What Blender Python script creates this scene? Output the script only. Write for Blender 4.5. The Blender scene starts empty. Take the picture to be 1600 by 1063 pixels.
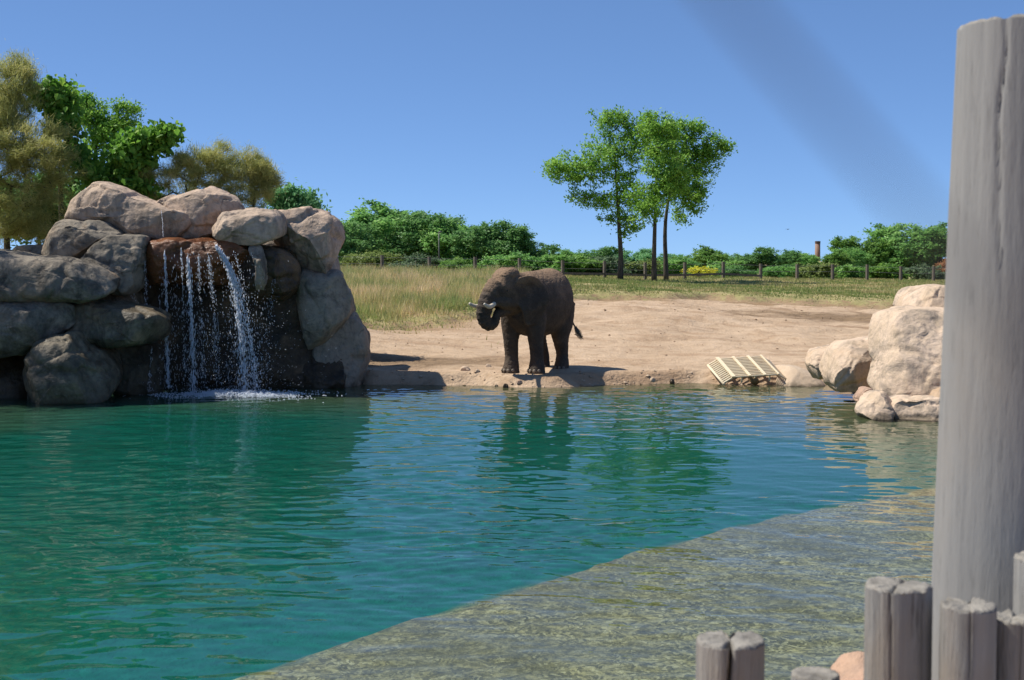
import bpy, math, random
import numpy as np
from mathutils import Vector, Matrix

# ------------------------------------------------------------------ camera, sky, sun, exposure
S = bpy.context.scene
COL = S.collection
W0, H0, F = 1600.0, 1063.0, 2200.0          # reference frame used to lay the place out
CAM_Z = 2.9
PITCH = math.atan((531.5 - 425.0) / F)
cam_d = bpy.data.cameras.new('camera'); cam = bpy.data.objects.new('camera', cam_d); COL.objects.link(cam)
cam_d.sensor_width = 36.0; cam_d.lens = 36.0 * F / W0
cam_d.clip_start = 0.05; cam_d.clip_end = 6000
cam.location = (0, 0, CAM_Z); cam.rotation_euler = (math.pi / 2 - PITCH, 0, 0)
cam_d.dof.use_dof = True; cam_d.dof.focus_distance = 37.0; cam_d.dof.aperture_fstop = 7.0
S.camera = cam

SUN = Vector((-0.55, 0.11, 0.83)).normalized()      # towards the sun
world = bpy.data.worlds.new('World'); S.world = world; world.use_nodes = True
nt = world.node_tree; bg = nt.nodes['Background']
sky = nt.nodes.new('ShaderNodeTexSky'); sky.sky_type = 'NISHITA'; sky.sun_disc = False
sky.sun_elevation = math.asin(SUN.z); sky.sun_rotation = math.atan2(SUN.x, SUN.y)
sky.altitude = 200; sky.air_density = 0.4; sky.dust_density = 0.0; sky.ozone_density = 6.0
gmm = nt.nodes.new('ShaderNodeGamma'); gmm.inputs[1].default_value = 0.6      # softer fall-off from horizon to zenith
tnt = nt.nodes.new('ShaderNodeMix'); tnt.data_type = 'RGBA'; tnt.blend_type = 'MULTIPLY'; tnt.inputs[0].default_value = 1.0; tnt.inputs[7].default_value = (0.86, 1.15, 1.53, 1)
nt.links.new(sky.outputs[0], gmm.inputs[0]); nt.links.new(gmm.outputs[0], tnt.inputs[6]); nt.links.new(tnt.outputs[2], bg.inputs[0]); bg.inputs[1].default_value = 0.15
sun_d = bpy.data.lights.new('sun', 'SUN'); sun_d.cycles.is_caustics_light = True; sun_d.energy = 5.0; sun_d.angle = math.radians(0.5); sun_d.color = (1.0, 0.95, 0.86)
sun = bpy.data.objects.new('sun', sun_d); COL.objects.link(sun)
sun.rotation_euler = SUN.to_track_quat('Z', 'Y').to_euler()
S.view_settings.view_transform = 'Standard'; S.view_settings.look = 'None'
S.view_settings.exposure = 0.32; S.view_settings.gamma = 1.0; S.view_settings.use_curve_mapping = False
S.render.engine = 'CYCLES'; S.cycles.use_denoising = True
S.cycles.max_bounces = 7; S.cycles.diffuse_bounces = 4; S.cycles.glossy_bounces = 3; S.cycles.transparent_max_bounces = 8
S.cycles.caustics_reflective = False; S.cycles.caustics_refractive = True; S.cycles.sample_clamp_indirect = 4.0

# ------------------------------------------------------------------ helpers
def ray(px, py):
    u = (px - 800.0) / F; v = (531.5 - py) / F
    s, c = math.sin(PITCH), math.cos(PITCH)
    return np.array((u, v * s + c, v * c - s))
def at(px, py, d):
    r = ray(px, py); return np.array((0, 0, CAM_Z)) + r * (d / r[1])
def on_plane(px, py, z):
    r = ray(px, py); return np.array((0, 0, CAM_Z)) + r * ((z - CAM_Z) / r[2])

_prm = np.random.RandomState(7).permutation(256)
_prm = np.concatenate([_prm, _prm, _prm])
_grd = np.random.RandomState(8).normal(size=(256, 3)); _grd /= np.linalg.norm(_grd, axis=1)[:, None]
def perlin(p):
    p = np.asarray(p, float); i = np.floor(p).astype(int); f = p - i; i &= 255
    w = f * f * f * (f * (f * 6 - 15) + 10); out = 0
    for dx in (0, 1):
        for dy in (0, 1):
            for dz in (0, 1):
                h = _prm[_prm[_prm[i[:, 0] + dx] + i[:, 1] + dy] + i[:, 2] + dz]
                g = _grd[h]; d = (g * (f - np.array((dx, dy, dz)))).sum(1)
                out = out + d * (w[:, 0] if dx else 1 - w[:, 0]) * (w[:, 1] if dy else 1 - w[:, 1]) * (w[:, 2] if dz else 1 - w[:, 2])
    return out
def fbm(p, o=4, g=0.5):
    a, s, t = 1.0, 0, 1.0
    p = np.asarray(p, float)
    for k in range(o):
        s = s + a * perlin(p * t + 17.3 * k); a *= g; t *= 2.03
    return s
def sstep(a, b, x):
    t = np.clip((x - a) / (b - a), 0, 1); return t * t * (3 - 2 * t)

def mesh(name, V, faces, mat=None, smooth=True, attrs=None):
    """faces: one int array (n,k) or a list of such arrays"""
    V = np.asarray(V, np.float32)
    if isinstance(faces, np.ndarray): faces = [faces]
    faces = [np.asarray(f, np.int32) for f in faces if len(f)]
    me = bpy.data.meshes.new(name)
    me.vertices.add(len(V)); me.vertices.foreach_set('co', V.ravel())
    tot = np.concatenate([np.full(len(f), f.shape[1], np.int32) for f in faces])
    idx = np.concatenate([f.ravel() for f in faces])
    me.loops.add(len(idx)); me.loops.foreach_set('vertex_index', idx)
    me.polygons.add(len(tot))
    st = np.concatenate([[0], np.cumsum(tot)[:-1]]).astype(np.int32)
    me.polygons.foreach_set('loop_start', st)
    try: me.polygons.foreach_set('loop_total', tot)
    except Exception: pass
    me.polygons.foreach_set('use_smooth', np.full(len(tot), smooth))
    for an, (dom, val) in (attrs or {}).items():
        a = me.attributes.new(an, 'FLOAT', dom); a.data.foreach_set('value', np.asarray(val, np.float32))
    me.update(calc_edges=True); me.validate()
    if mat: me.materials.append(mat)
    return me
def obj(name, me, parent=None, loc=None, label=None, cat=None, group=None, kind=None):
    o = bpy.data.objects.new(name, me); COL.objects.link(o)
    if loc is not None: o.location = [float(c) for c in loc]
    if parent: o.parent = parent
    for k, v in (('label', label), ('category', cat), ('group', group), ('kind', kind)):
        if v: o[k] = v
    return o
def thing(name, V, faces, mat, label, cat, group=None, smooth=True, base=None, kind=None):
    """one-mesh thing, origin at its base"""
    V = np.asarray(V, float)
    if base is None:
        base = np.array((V[:, 0].mean(), V[:, 1].mean(), V[:, 2].min()))
    return obj(name, mesh(name, V - base, faces, mat, smooth), None, base, label, cat, group, kind)

class Geo:
    """collects shapes for one mesh"""
    def __init__(s): s.V = []; s.F = {}; s.n = 0
    def add(s, V, *faces):
        V = np.asarray(V, float)
        for f in faces:
            f = np.asarray(f, int)
            if len(f): s.F.setdefault(f.shape[1], []).append(f + s.n)
        s.V.append(V); s.n += len(V); return s
    def out(s): return np.concatenate(s.V), [np.concatenate(v) for v in s.F.values()]
    def box(s, c, half, R=None):
        c = np.asarray(c, float)
        k = np.array([(x, y, z) for x in (-1, 1) for y in (-1, 1) for z in (-1, 1)], float) * np.asarray(half)
        if R is not None: k = k @ np.asarray(R).T
        return s.add(k + c, [(0, 1, 3, 2), (4, 6, 7, 5), (0, 4, 5, 1), (2, 3, 7, 6), (0, 2, 6, 4), (1, 5, 7, 3)])
    def loft(s, rings):
        """rings: list of (n,3) arrays, capped with fans"""
        n = len(rings[0]); m = len(rings); V = np.concatenate(rings + [rings[0].mean(0)[None], rings[-1].mean(0)[None]])
        a = np.arange(n); b = (a + 1) % n
        Q = np.concatenate([np.stack([i * n + a, i * n + b, (i + 1) * n + b, (i + 1) * n + a], 1) for i in range(m - 1)])
        T = np.concatenate([np.stack([np.full(n, m * n), b, a], 1), np.stack([np.full(n, m * n + 1), (m - 1) * n + a, (m - 1) * n + b], 1)])
        return s.add(V, Q, T)
    def tube(s, pts, rad, n=10, flat=1.0, up=None):
        pts = np.asarray(pts, float); rad = np.broadcast_to(np.asarray(rad, float), (len(pts),))
        rings = []; t = np.gradient(pts, axis=0); t /= np.linalg.norm(t, axis=1)[:, None]
        u = np.cross(t[0], (0.31, 0.9, 0.2) if up is None else up); u /= np.linalg.norm(u)
        a = np.linspace(0, 2 * math.pi, n, endpoint=False)
        for i in range(len(pts)):
            u = u - t[i] * (u @ t[i]); u /= np.linalg.norm(u); v = np.cross(t[i], u)
            rings.append(pts[i] + rad[i] * (np.cos(a)[:, None] * u + flat * np.sin(a)[:, None] * v))
        return s.loft(rings)

def curve(ctrl, n):
    """Catmull-Rom through control rows"""
    c = np.asarray(ctrl, float); c = np.concatenate([[2 * c[0] - c[1]], c, [2 * c[-1] - c[-2]]]); out = []
    for q in np.linspace(0, len(c) - 3 - 1e-6, n):
        i = int(q); t = q - i; p0, p1, p2, p3 = c[i:i + 4]
        out.append(0.5 * (2 * p1 + (p2 - p0) * t + (2 * p0 - 5 * p1 + 4 * p2 - p3) * t * t + (3 * p1 - p0 - 3 * p2 + p3) * t ** 3))
    return np.array(out)

# ------------------------------------------------------------------ materials
class Mat:
    def __init__(s, name, rough=0.8, spec=0.3):
        s.m = bpy.data.materials.new(name); s.m.use_nodes = True; s.t = s.m.node_tree
        s.b = s.t.nodes['Principled BSDF']; s.b.inputs['Roughness'].default_value = rough
        s.b.inputs['Specular IOR Level'].default_value = spec; s.o = s.t.nodes['Material Output']
    def n(s, kind, **kw):
        x = s.t.nodes.new('ShaderNode' + kind)
        for k, v in kw.items():
            if k in x.inputs: x.inputs[k].default_value = v
            else: setattr(x, k, v)
        return x
    def l(s, a, b): s.t.links.new(a, b); return s
    def coords(s, scale=(1, 1, 1), rnd=True, kind='Object'):
        c = s.n('TexCoord').outputs[kind]; m = s.n('Mapping'); m.inputs['Scale'].default_value = scale
        if rnd:
            oi = s.n('ObjectInfo'); mul = s.n('Math', operation='MULTIPLY'); mul.inputs[1].default_value = 60; s.l(oi.outputs['Random'], mul.inputs[0])
            s.l(mul.outputs[0], m.inputs['Location'])
        s.l(c, m.inputs['Vector']); return m.outputs[0]
    def noise(s, vec, scale, detail=5, rough=0.55, dist=0.0):
        x = s.n('TexNoise', Scale=scale, Detail=detail, Roughness=rough, Distortion=dist); s.l(vec, x.inputs['Vector']); return x.outputs[0]
    def ramp(s, fac, stops):
        r = s.n('ValToRGB'); e = r.color_ramp.elements
        while len(e) < len(stops): e.new(0.5)
        for q, (p, c) in zip(e, stops):
            q.position = p; q.color = (c, c, c, 1) if isinstance(c, (int, float)) else (*c, 1)
        s.l(fac, r.inputs[0]); return r.outputs[0]
    def mix(s, fac, a, b, mode='MIX'):
        x = s.n('Mix', data_type='RGBA', blend_type=mode)
        for v, i in ((fac, 0), (a, 6), (b, 7)):
            if isinstance(v, (int, float)): x.inputs[i].default_value = v
            elif isinstance(v, tuple): x.inputs[i].default_value = (*v, 1)
            else: s.l(v, x.inputs[i])
        return x.outputs[2]
    def math(s, op, a, b=0.0):
        x = s.n('Math', operation=op)
        for v, i in ((a, 0), (b, 1)):
            if isinstance(v, (int, float)): x.inputs[i].default_value = v
            else: s.l(v, x.inputs[i])
        return x.outputs[0]
    def attr(s, name): return s.n('Attribute', attribute_name=name).outputs['Fac']
    def base(s, c): 
        if isinstance(c, tuple): s.b.inputs['Base Color'].default_value = (*c, 1)
        else: s.l(c, s.b.inputs['Base Color'])
        return s
    def bump(s, h, strength=0.5, dist=0.05, normal=None):
        x = s.n('Bump', Strength=strength, Distance=dist); s.l(h, x.inputs['Height'])
        if normal is not None: s.l(normal, x.inputs['Normal'])
        s.l(x.outputs[0], s.b.inputs['Normal']); return x.outputs[0]

def rock_mat(name, c1, c2, c3, stain=(0.05, 0.042, 0.035), stain_lo=0.56, rough=0.85, wet=0.0, crack=0.4, bump=0.8, drips=0.6, ochre=0.35):
    k = Mat(name, rough, 0.3); v = k.coords()
    big = k.noise(v, 0.55, 4, 0.6, 0.4); fine = k.noise(v, 9, 6, 0.7); mid = k.noise(v, 2.2, 6, 0.65, 0.6)
    c = k.mix(k.ramp(big, [(0.35, 0.0), (0.62, 1.0)]), c1, c2)
    c = k.mix(k.ramp(mid, [(0.42, 0.0), (0.68, 0.85)]), c, c3)
    c = k.mix(k.ramp(k.noise(v, 1.1, 7, 0.7, 0.8), [(stain_lo, 0.0), (stain_lo + 0.13, 0.8)]), c, stain)
    c = k.mix(k.ramp(fine, [(0.3, 0.45), (0.52, 0.0)]), c, stain)
    drip = k.noise(k.coords((1.0, 1.0, 0.16)), 3.2, 5, 0.6, 0.3)
    c = k.mix(k.math('MULTIPLY', k.ramp(drip, [(0.5, 0.0), (0.66, drips)]), k.ramp(big, [(0.4, 0.0), (0.6, 1.0)])), c, stain)
    pock = k.n('TexVoronoi', Scale=5.0); k.l(v, pock.inputs['Vector'])
    c = k.mix(k.ramp(k.noise(v, 0.9, 4, 0.6, 0.5), [(0.56, 0.0), (0.72, ochre)]), c, (0.40, 0.25, 0.13))
    gp = k.n('NewGeometry'); sz_ = k.n('SeparateXYZ'); k.l(gp.outputs['Position'], sz_.inputs[0])
    tide = k.ramp(k.math('ADD', sz_.outputs[2], k.math('MULTIPLY', k.math('SUBTRACT', mid, 0.5), 0.5)), [(0.0, 1.0), (0.11, 0.0)])
    c = k.mix(k.math('MULTIPLY', tide, 0.75), c, (0.07, 0.055, 0.032))   # wet, slimy band above the waterline
    # thin crooked cracks
    warp = k.n('Vectormath' if False else 'VectorMath', operation='MULTIPLY_ADD'); nn = k.n('TexNoise', Scale=1.3, Detail=5)
    k.l(v, nn.inputs['Vector']); k.l(nn.outputs[1], warp.inputs[0]); warp.inputs[1].default_value = (1.6, 1.6, 1.6); k.l(v, warp.inputs[2])
    vo = k.n('TexVoronoi', feature='DISTANCE_TO_EDGE', Scale=0.3); k.l(warp.outputs[0], vo.inputs['Vector'])
    cr = k.ramp(vo.outputs[0], [(0.0, 1.0), (0.010, 0.0)])
    crm = k.math('MULTIPLY', cr, k.ramp(k.noise(v, 0.8, 2), [(0.52, 0.0), (0.62, crack)]))
    c = k.mix(crm, c, (0.03, 0.025, 0.02)); k.base(c)
    if wet:
        k.l(k.ramp(mid, [(0.35, rough), (0.6, wet)]), k.b.inputs['Roughness'])
    h = k.math('ADD', k.math('MULTIPLY', mid, 1.0), k.math('ADD', k.math('MULTIPLY', fine, 0.5), k.math('MULTIPLY', k.ramp(pock.outputs[0], [(0.0, 0.0), (0.35, 1.0)]), 0.25)))
    h = k.math('SUBTRACT', h, k.math('MULTIPLY', crm, 0.7))
    k.bump(h, bump, 0.09); return k.m
M = {}
M['rock'] = rock_mat('rock_tan', (0.51, 0.365, 0.265), (0.39, 0.30, 0.225), (0.60, 0.455, 0.335), stain=(0.10, 0.082, 0.065), stain_lo=0.55)
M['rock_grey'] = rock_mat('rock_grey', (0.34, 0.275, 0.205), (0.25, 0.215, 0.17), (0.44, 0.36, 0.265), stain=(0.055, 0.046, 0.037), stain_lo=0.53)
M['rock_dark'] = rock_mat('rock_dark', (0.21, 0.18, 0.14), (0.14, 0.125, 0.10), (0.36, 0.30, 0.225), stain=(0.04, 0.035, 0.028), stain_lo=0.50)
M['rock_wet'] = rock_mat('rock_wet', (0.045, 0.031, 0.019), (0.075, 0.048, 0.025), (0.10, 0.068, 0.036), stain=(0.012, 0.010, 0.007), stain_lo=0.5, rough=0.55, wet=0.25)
M['rock_lip'] = rock_mat('rock_lip', (0.19, 0.07, 0.026), (0.12, 0.046, 0.02), (0.25, 0.105, 0.045), stain=(0.03, 0.017, 0.01), stain_lo=0.56, rough=0.4, wet=0.15, crack=0.2)
M['rock_algae'] = rock_mat('rock_algae', (0.075, 0.059, 0.036), (0.24, 0.195, 0.13), (0.055, 0.043, 0.026), stain=(0.03, 0.024, 0.015), stain_lo=0.49, rough=0.6, wet=0.35)
M['rock_cream'] = rock_mat('rock_cream', (0.56, 0.42, 0.295), (0.62, 0.475, 0.35), (0.52, 0.39, 0.26), stain=(0.21, 0.175, 0.14), stain_lo=0.53, crack=0.4, bump=0.6)
M['slab'] = rock_mat('pale_slab', (0.50, 0.385, 0.27), (0.54, 0.42, 0.30), (0.47, 0.355, 0.245), stain=(0.38, 0.28, 0.19), stain_lo=0.6, crack=0.0, bump=0.2)
M['rock_red'] = rock_mat('rock_red', (0.42, 0.26, 0.18), (0.50, 0.33, 0.24), (0.46, 0.30, 0.2), stain=(0.2, 0.15, 0.12))

# ---------- boulder: an outline with its own depth, flattened facets, relief
def boulder(name, label, outline, d, thick, mat, seed=0, lean=0.25, n=96, m=56, box=0.5, rough=0.05, cat='boulder', group=None, facets=11, yaw=0.0, creases=6, grow=1.09, chip=1.0):
    rng = np.random.RandomState(seed + 100)
    P = np.array([at(x, y, d) for x, y in outline])[:, [0, 2]]
    P = P.mean(0) + (P - P.mean(0)) * grow
    for _ in range(2):                                   # round the corners
        Q = np.roll(P, -1, 0); P = np.stack([P * .75 + Q * .25, P * .25 + Q * .75], 1).reshape(-1, 2)
    seg = np.linalg.norm(np.roll(P, -1, 0) - P, axis=1); s = np.concatenate([[0], np.cumsum(seg)])
    PP = np.concatenate([P, P[:1]]); q = np.linspace(0, s[-1], n, endpoint=False)
    P = np.stack([np.interp(q, s, PP[:, 0]), np.interp(q, s, PP[:, 1])], 1)
    c = (P.max(0) + P.min(0)) / 2 * 0.5 + P.mean(0) * 0.5
    size = (P.max(0) - P.min(0)); r0 = size.mean() / 2
    phi = np.linspace(-math.pi / 2, math.pi / 2, m + 2)[1:-1]
    sp = lambda x, e: np.sign(x) * np.abs(x) ** e
    sc = sp(np.cos(phi), box); dp = sp(np.sin(phi), box) * thick
    V = np.concatenate([np.stack([c[0] + (P[:, 0] - c[0]) * k, np.full(n, y), c[1] + (P[:, 1] - c[1]) * k], 1) for k, y in zip(sc, dp)]
                       + [np.array([[c[0], -thick, c[1]], [c[0], thick, c[1]]])])
    C = np.array((c[0], 0, c[1])); L = V - C
    D = rng.normal(size=(facets, 3)); D[:, 1] -= 0.35; D /= np.linalg.norm(D, axis=1)[:, None]
    for nrm in D:                                        # flattened faces
        pr = L @ nrm; off = pr.max() * rng.uniform(0.70, 0.92); ex = np.maximum(0, pr - off)
        L = L - nrm * (ex * 0.8)[:, None]
    if yaw:
        ca, sa = math.cos(yaw), math.sin(yaw); L = np.stack([L[:, 0] * ca - L[:, 1] * sa, L[:, 0] * sa + L[:, 1] * ca, L[:, 2]], 1)
    L[:, 1] += lean * L[:, 2]
    a = np.arange(n); b = (a + 1) % n
    Q = np.concatenate([np.stack([i * n + a, i * n + b, (i + 1) * n + b, (i + 1) * n + a], 1) for i in range(m - 1)])
    T = np.concatenate([np.stack([np.full(n, m * n), b, a], 1), np.stack([np.full(n, m * n + 1), (m - 1) * n + a, (m - 1) * n + b], 1)])
    N = np.zeros_like(L); fn = np.cross(L[Q[:, 1]] - L[Q[:, 0]], L[Q[:, 3]] - L[Q[:, 0]])
    for j in range(4): np.add.at(N, Q[:, j], fn)
    N[-2] = (0, -1, 0); N[-1] = (0, 1, 0); N /= np.linalg.norm(N, axis=1)[:, None] + 1e-9
    o = seed * 5.17
    h = rough * r0 * (1.5 * fbm(L / r0 * 0.9 + o, 4) + 0.35 * fbm(L / 0.45 + o, 4))
    h += 0.030 * min(r0, 1.2) * np.abs(fbm(L / r0 * 2.3 + o + 7, 4))           # knobbly weathering
    cp = rng.uniform(-1.2, 1.2, (26, 3)) * r0; cn = rng.normal(size=(26, 3)); cn /= np.linalg.norm(cn, axis=1)[:, None]
    d2 = ((L[:, None] + 0.12 * r0 * fbm(L / r0 * 2 + o, 2)[:, None, None] - cp) ** 2).sum(2); j = d2.argmin(1)
    h += 0.055 * ((L - cp[j]) * cn[j]).sum(1) * chip                            # each patch tilts its own way
    for i in range(creases):                            # crooked seams and ledges
        nv = rng.normal(size=3) * np.array((.7, .35, 1.0)); nv /= np.linalg.norm(nv); dd = L @ nv - rng.uniform(-.55, .55) * r0 + 0.16 * r0 * fbm(L / r0 * 1.6 + o + 11 * i, 4)
        mk = sstep(-0.05, 0.18, perlin(L / r0 * 0.9 + o + 31 * i)); wdt = 0.045 * min(r0, 1.0) + .012
        h -= mk * (0.060 * min(r0, 1.0) * np.exp(-(dd / wdt) ** 2) + 0.035 * min(r0, 1.0) * sstep(-.02, .10, dd) * (1 - sstep(.1, .8 * r0, dd)))
    L = L + N * h[:, None]
    if not yaw:                                          # keep the measured width and height
        for ax_, k in ((0, 0), (2, 1)):
            lo, hi = L[:, ax_].min(), L[:, ax_].max(); t0, t1 = P[:, k].min() - c[k], P[:, k].max() - c[k]; L[:, ax_] = t0 + (L[:, ax_] - lo) * (t1 - t0) / (hi - lo)
    V = L + C + np.array((0, d, 0))
    return thing(name, V, [Q, T[:, ::1]], mat, label, cat, group)

# ------------------------------------------------------------------ ground
CTRL = [(560, 582, 36.6), (700, 582, 36.6), (850, 583, 36.6), (1000, 582, 36.7), (1150, 582, 36.7), (1260, 584, 36.6),
        (600, 562, 40.0), (760, 560, 40.3), (880, 564, 39.6),
        (580, 515, 50), (580, 480, 58), (580, 450, 72), (560, 434, 88),
        (700, 540, 44), (700, 505, 51.5), (700, 470, 62), (700, 447, 76), (700, 436, 90),
        (900, 540, 44.5), (900, 500, 54), (900, 467, 66), (900, 451, 78), (900, 440, 92),
        (1000, 550, 42.5), (1000, 520, 49), (1000, 490, 57), (1000, 467, 66), (1000, 453, 78), (1000, 445, 93),
        (1150, 550, 42.5), (1150, 522, 51), (1150, 492, 60), (1150, 471, 70), (1150, 456, 82), (1150, 443, 97),
        (1300, 550, 42.5), (1300, 522, 52), (1300, 492, 62), (1300, 471, 72), (1300, 456, 86), (1300, 444, 102),
        (1480, 520, 53), (1480, 482, 68), (1480, 461, 84), (1480, 445, 107)]
CP = [at(*c) for c in CTRL] + [np.array(p, float) for p in [(-60, 140, 2.4), (0, 140, 2.3), (60, 150, 2.0), (120, 150, 2.0), (-150, 100, 2.5), (150, 60, 1.5),
      (-9, 41, 1.6), (-17, 37, 1.2), (-10, 45, 2.4), (-22, 40, 1.5), (-22, 60, 2.6), (-5.0, 39.2, .42), (-30, 20, 1.2), (-30, 0, 1.2),
      (10.5, 33, .45), (13, 29, .8), (17, 36, .7), (22, 45, .7), (30, 20, 1.0), (30, 0, 1.2), (0, -10, 1.2), (-10, 2, 1.25), (10, 2, 1.25), (0, 4, 1.2), (13, 15, .8), (-18, 25, .9)]]
CP = np.array(CP)
def _tps(r2): return 0.5 * r2 * np.log(r2 + 1e-9)
_A = _tps(((CP[:, None, :2] - CP[None, :, :2]) ** 2).sum(2)) + np.eye(len(CP)) * 2.0
_B = np.concatenate([np.ones((len(CP), 1)), CP[:, :2]], 1); _n = len(CP)
_K = np.block([[_A, _B], [_B.T, np.zeros((3, 3))]]); _w = np.linalg.solve(_K, np.concatenate([CP[:, 2], np.zeros(3)]))
def land(x, y):
    r2 = (x[:, None] - CP[:, 0]) ** 2 + (y[:, None] - CP[:, 1]) ** 2
    z = _tps(r2) @ _w[:_n] + _w[_n] + _w[_n + 1] * x + _w[_n + 2] * y
    far = np.maximum(sstep(115, 170, y), sstep(70, 140, np.abs(x)))
    z = z * (1 - far) + (2.05 + 2.6 * sstep(135, 240, np.hypot(x, y))) * far
    return np.clip(z, 0.12, 4.7)
SHORE = [tuple(on_plane(px, py, 0.0)[:2]) for px, py in
         [(505, 596), (572, 602), (620, 601), (680, 603), (740, 603), (790, 606), (840, 607), (880, 607), (930, 603), (985, 601), (1040, 600), (1090, 599), (1150, 601), (1210, 602), (1275, 600), (1310, 604), (1345, 622)]]
SHORE += [(8.2, 28.5), (11.5, 26), (10.5, 20), (9.2, 14), (7.0, 10.2), (4.5, 8.9), (1.0, 8.2), (-4, 8.0), (-9, 8.8), (-14, 13), (-15.5, 22), (-15.5, 33), (-13, 37.6), (-9, 38.6), (-6.4, 38.6)]
SHORE = np.array(SHORE)
def sdist(x, y):
    p = np.stack([x, y], 1); d = np.full(len(p), 1e9); inside = np.zeros(len(p), bool)
    for i in range(len(SHORE)):
        a, b = SHORE[i], SHORE[(i + 1) % len(SHORE)]; e = b - a
        t = np.clip(((p - a) @ e) / (e @ e), 0, 1); d = np.minimum(d, np.linalg.norm(p - a - t[:, None] * e, axis=1))
        c = ((a[1] > p[:, 1]) != (b[1] > p[:, 1])) & (p[:, 0] < (b[0] - a[0]) * (p[:, 1] - a[1]) / (b[1] - a[1] + 1e-12) + a[0]); inside ^= c
    return np.where(inside, -d, d)
EDGE = np.array([on_plane(px, py, -0.11)[:2] for px, py in [(-500, 1330), (100, 1150), (370, 1063), (560, 1003), (760, 938), (1000, 866), (1150, 828), (1280, 800), (1370, 784), (1460, 768), (1600, 748), (1750, 735)]])
def ground_z(x, y, masks=False):
    x = np.asarray(x, float); y = np.asarray(y, float); p = np.stack([x, y, x * 0], 1)
    sd = sdist(x, y) + 0.10 * perlin(p * 1.1) + 0.05 * perlin(p * 3.7)
    z = land(x, y)
    near = (1 - sstep(30, 36, y)) * (1 - sstep(34, 42, np.hypot(x, y * .8)))
    open_ = 1 - sstep(110, 150, y)
    z = z + (0.10 * fbm(p * 0.33, 4) + 0.07 * fbm(p * np.array((.5, 1.1, 1)) + 9, 4) - 0.05 * np.maximum(0, .15 - np.abs(perlin(p * np.array((.22, .6, 1)) + 4))) / .15) * open_ * sstep(0.3, 2.0, sd)
    mnd = np.exp(-(((x - 5.2) / 5.0) ** 2 + ((y - 56.5) / 5.5) ** 2)); rut = np.maximum(0, .13 - np.abs(perlin(p * np.array((.16, .34, 1)) + 21))) / .13
    z = z + (0.34 * mnd + 0.16 * fbm(p * .45 + 30, 3) * sstep(44, 50, y) - 0.10 * rut * sstep(42, 47, y)) * (1 - sstep(66, 74, y)) * sstep(-2, 2, x)
    # worn step where turf ends
    g = grass_field(x, y)
    z = z + 0.26 * sstep(0.40, 0.58, g) * open_ + 0.10 * fbm(p * 2.2 + 5, 2) * (1 - sstep(0.0, .5, np.abs(g - 0.5))) 
    rim = sstep(32, 34, y) * sstep(-5.2, -4.2, x) * (1 - sstep(7.5, 9, x)); z = z + rim * ((0.045 + .05 * perlin(p * .8)) * np.exp(-((sd - .58) / .32) ** 2) - 0.02 * np.exp(-((sd - 1.7) / .6) ** 2) + 0.03 * fbm(p * 3.1 + 2, 3) * np.exp(-(sd / .9) ** 2))
    ramp = sstep(0.0, 0.55, sd); bank = np.where(y < 12, sstep(-0.2, 5.0, sd), ramp)
    z_out = -0.07 + (z + 0.07) * bank
    ledge = sstep(-0.12, 0.12, np.interp(x, EDGE[:, 0], EDGE[:, 1]) + 0.12 * perlin(p * 0.9 + 3) + .10 * perlin(p * 4) - y)
    depth = -sd; deep = 0.07 + 0.45 * sstep(0.0, 2.5, depth); shelf = 0.10 + 0.12 * sstep(0, 2.5, depth) + 0.02 * fbm(p * 1.2, 3)
    z_in = -(deep * (1 - ledge) + shelf * ledge)
    z = np.where(sd > 0, z_out, z_in)
    return (z, sd, ledge, g) if masks else z
# where turf grows: rows (photo-plane edge of the turf, turned into ground distance per bearing)
_TB = np.array([-0.40, -0.12, -0.095, -0.06, -0.03, 0.0, 0.03, 0.055, 0.09, 0.11, 0.14, 0.17, 0.21, 0.26, 0.31, 0.6])
_TD = np.array([46, 48.5, 49.5, 51, 53, 57, 62.5, 65, 66, 66.5, 72, 69.5, 69.5, 69, 67, 60])
def grass_field(x, y):
    p = np.stack([x, y, x * 0], 1)
    e = np.interp(x / np.maximum(y, 1), _TB, _TD)
    g = 0.5 + (y - e) / 7.0 + 0.35 * fbm(p * 0.35 + 2, 4)
    left = np.clip(0.5 + (-(x + 7.0)) / 3, 0, 1) * sstep(36, 39, y)
    return np.clip(np.maximum(g, left), 0, 1)
def ax(parts): return np.unique(np.round(np.concatenate([np.arange(a, b, s) for a, b, s in parts]), 4))
gx = ax([(-2600, -200, 240), (-200, -40, 12), (-40, -16, 2), (-16, 30, 0.22), (30, 70, 2), (70, 200, 10), (200, 2601, 240)])
gy = ax([(-40, 2, 6), (2, 34, 0.32), (34, 40, 0.13), (40, 72, 0.26), (72, 130, 0.9), (130, 300, 12), (300, 5000, 300)])
X, Y = np.meshgrid(gx, gy); X = X.ravel(); Y = Y.ravel()
Z, SD, LG, GR = ground_z(X, Y, True)
nx = len(gx); i0 = (np.arange(len(gy) - 1)[:, None] * nx + np.arange(nx - 1)).ravel()
wet = 1 - sstep(0.0, 0.16, SD + 0.12 * perlin(np.stack([X, Y, X * 0], 1) * 1.7))
mud = np.exp(-(((X + 3.6) / 3.4) ** 2 + ((Y - 39.6) / 1.7) ** 2)) + 0.8 * np.exp(-(((X - 14) / 6.0) ** 2 + ((Y - 61) / 4.0) ** 2)) + 0.55 * np.exp(-(((X - 6.5) / 1.9) ** 2 + ((Y - 38.6) / .9) ** 2))

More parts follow.
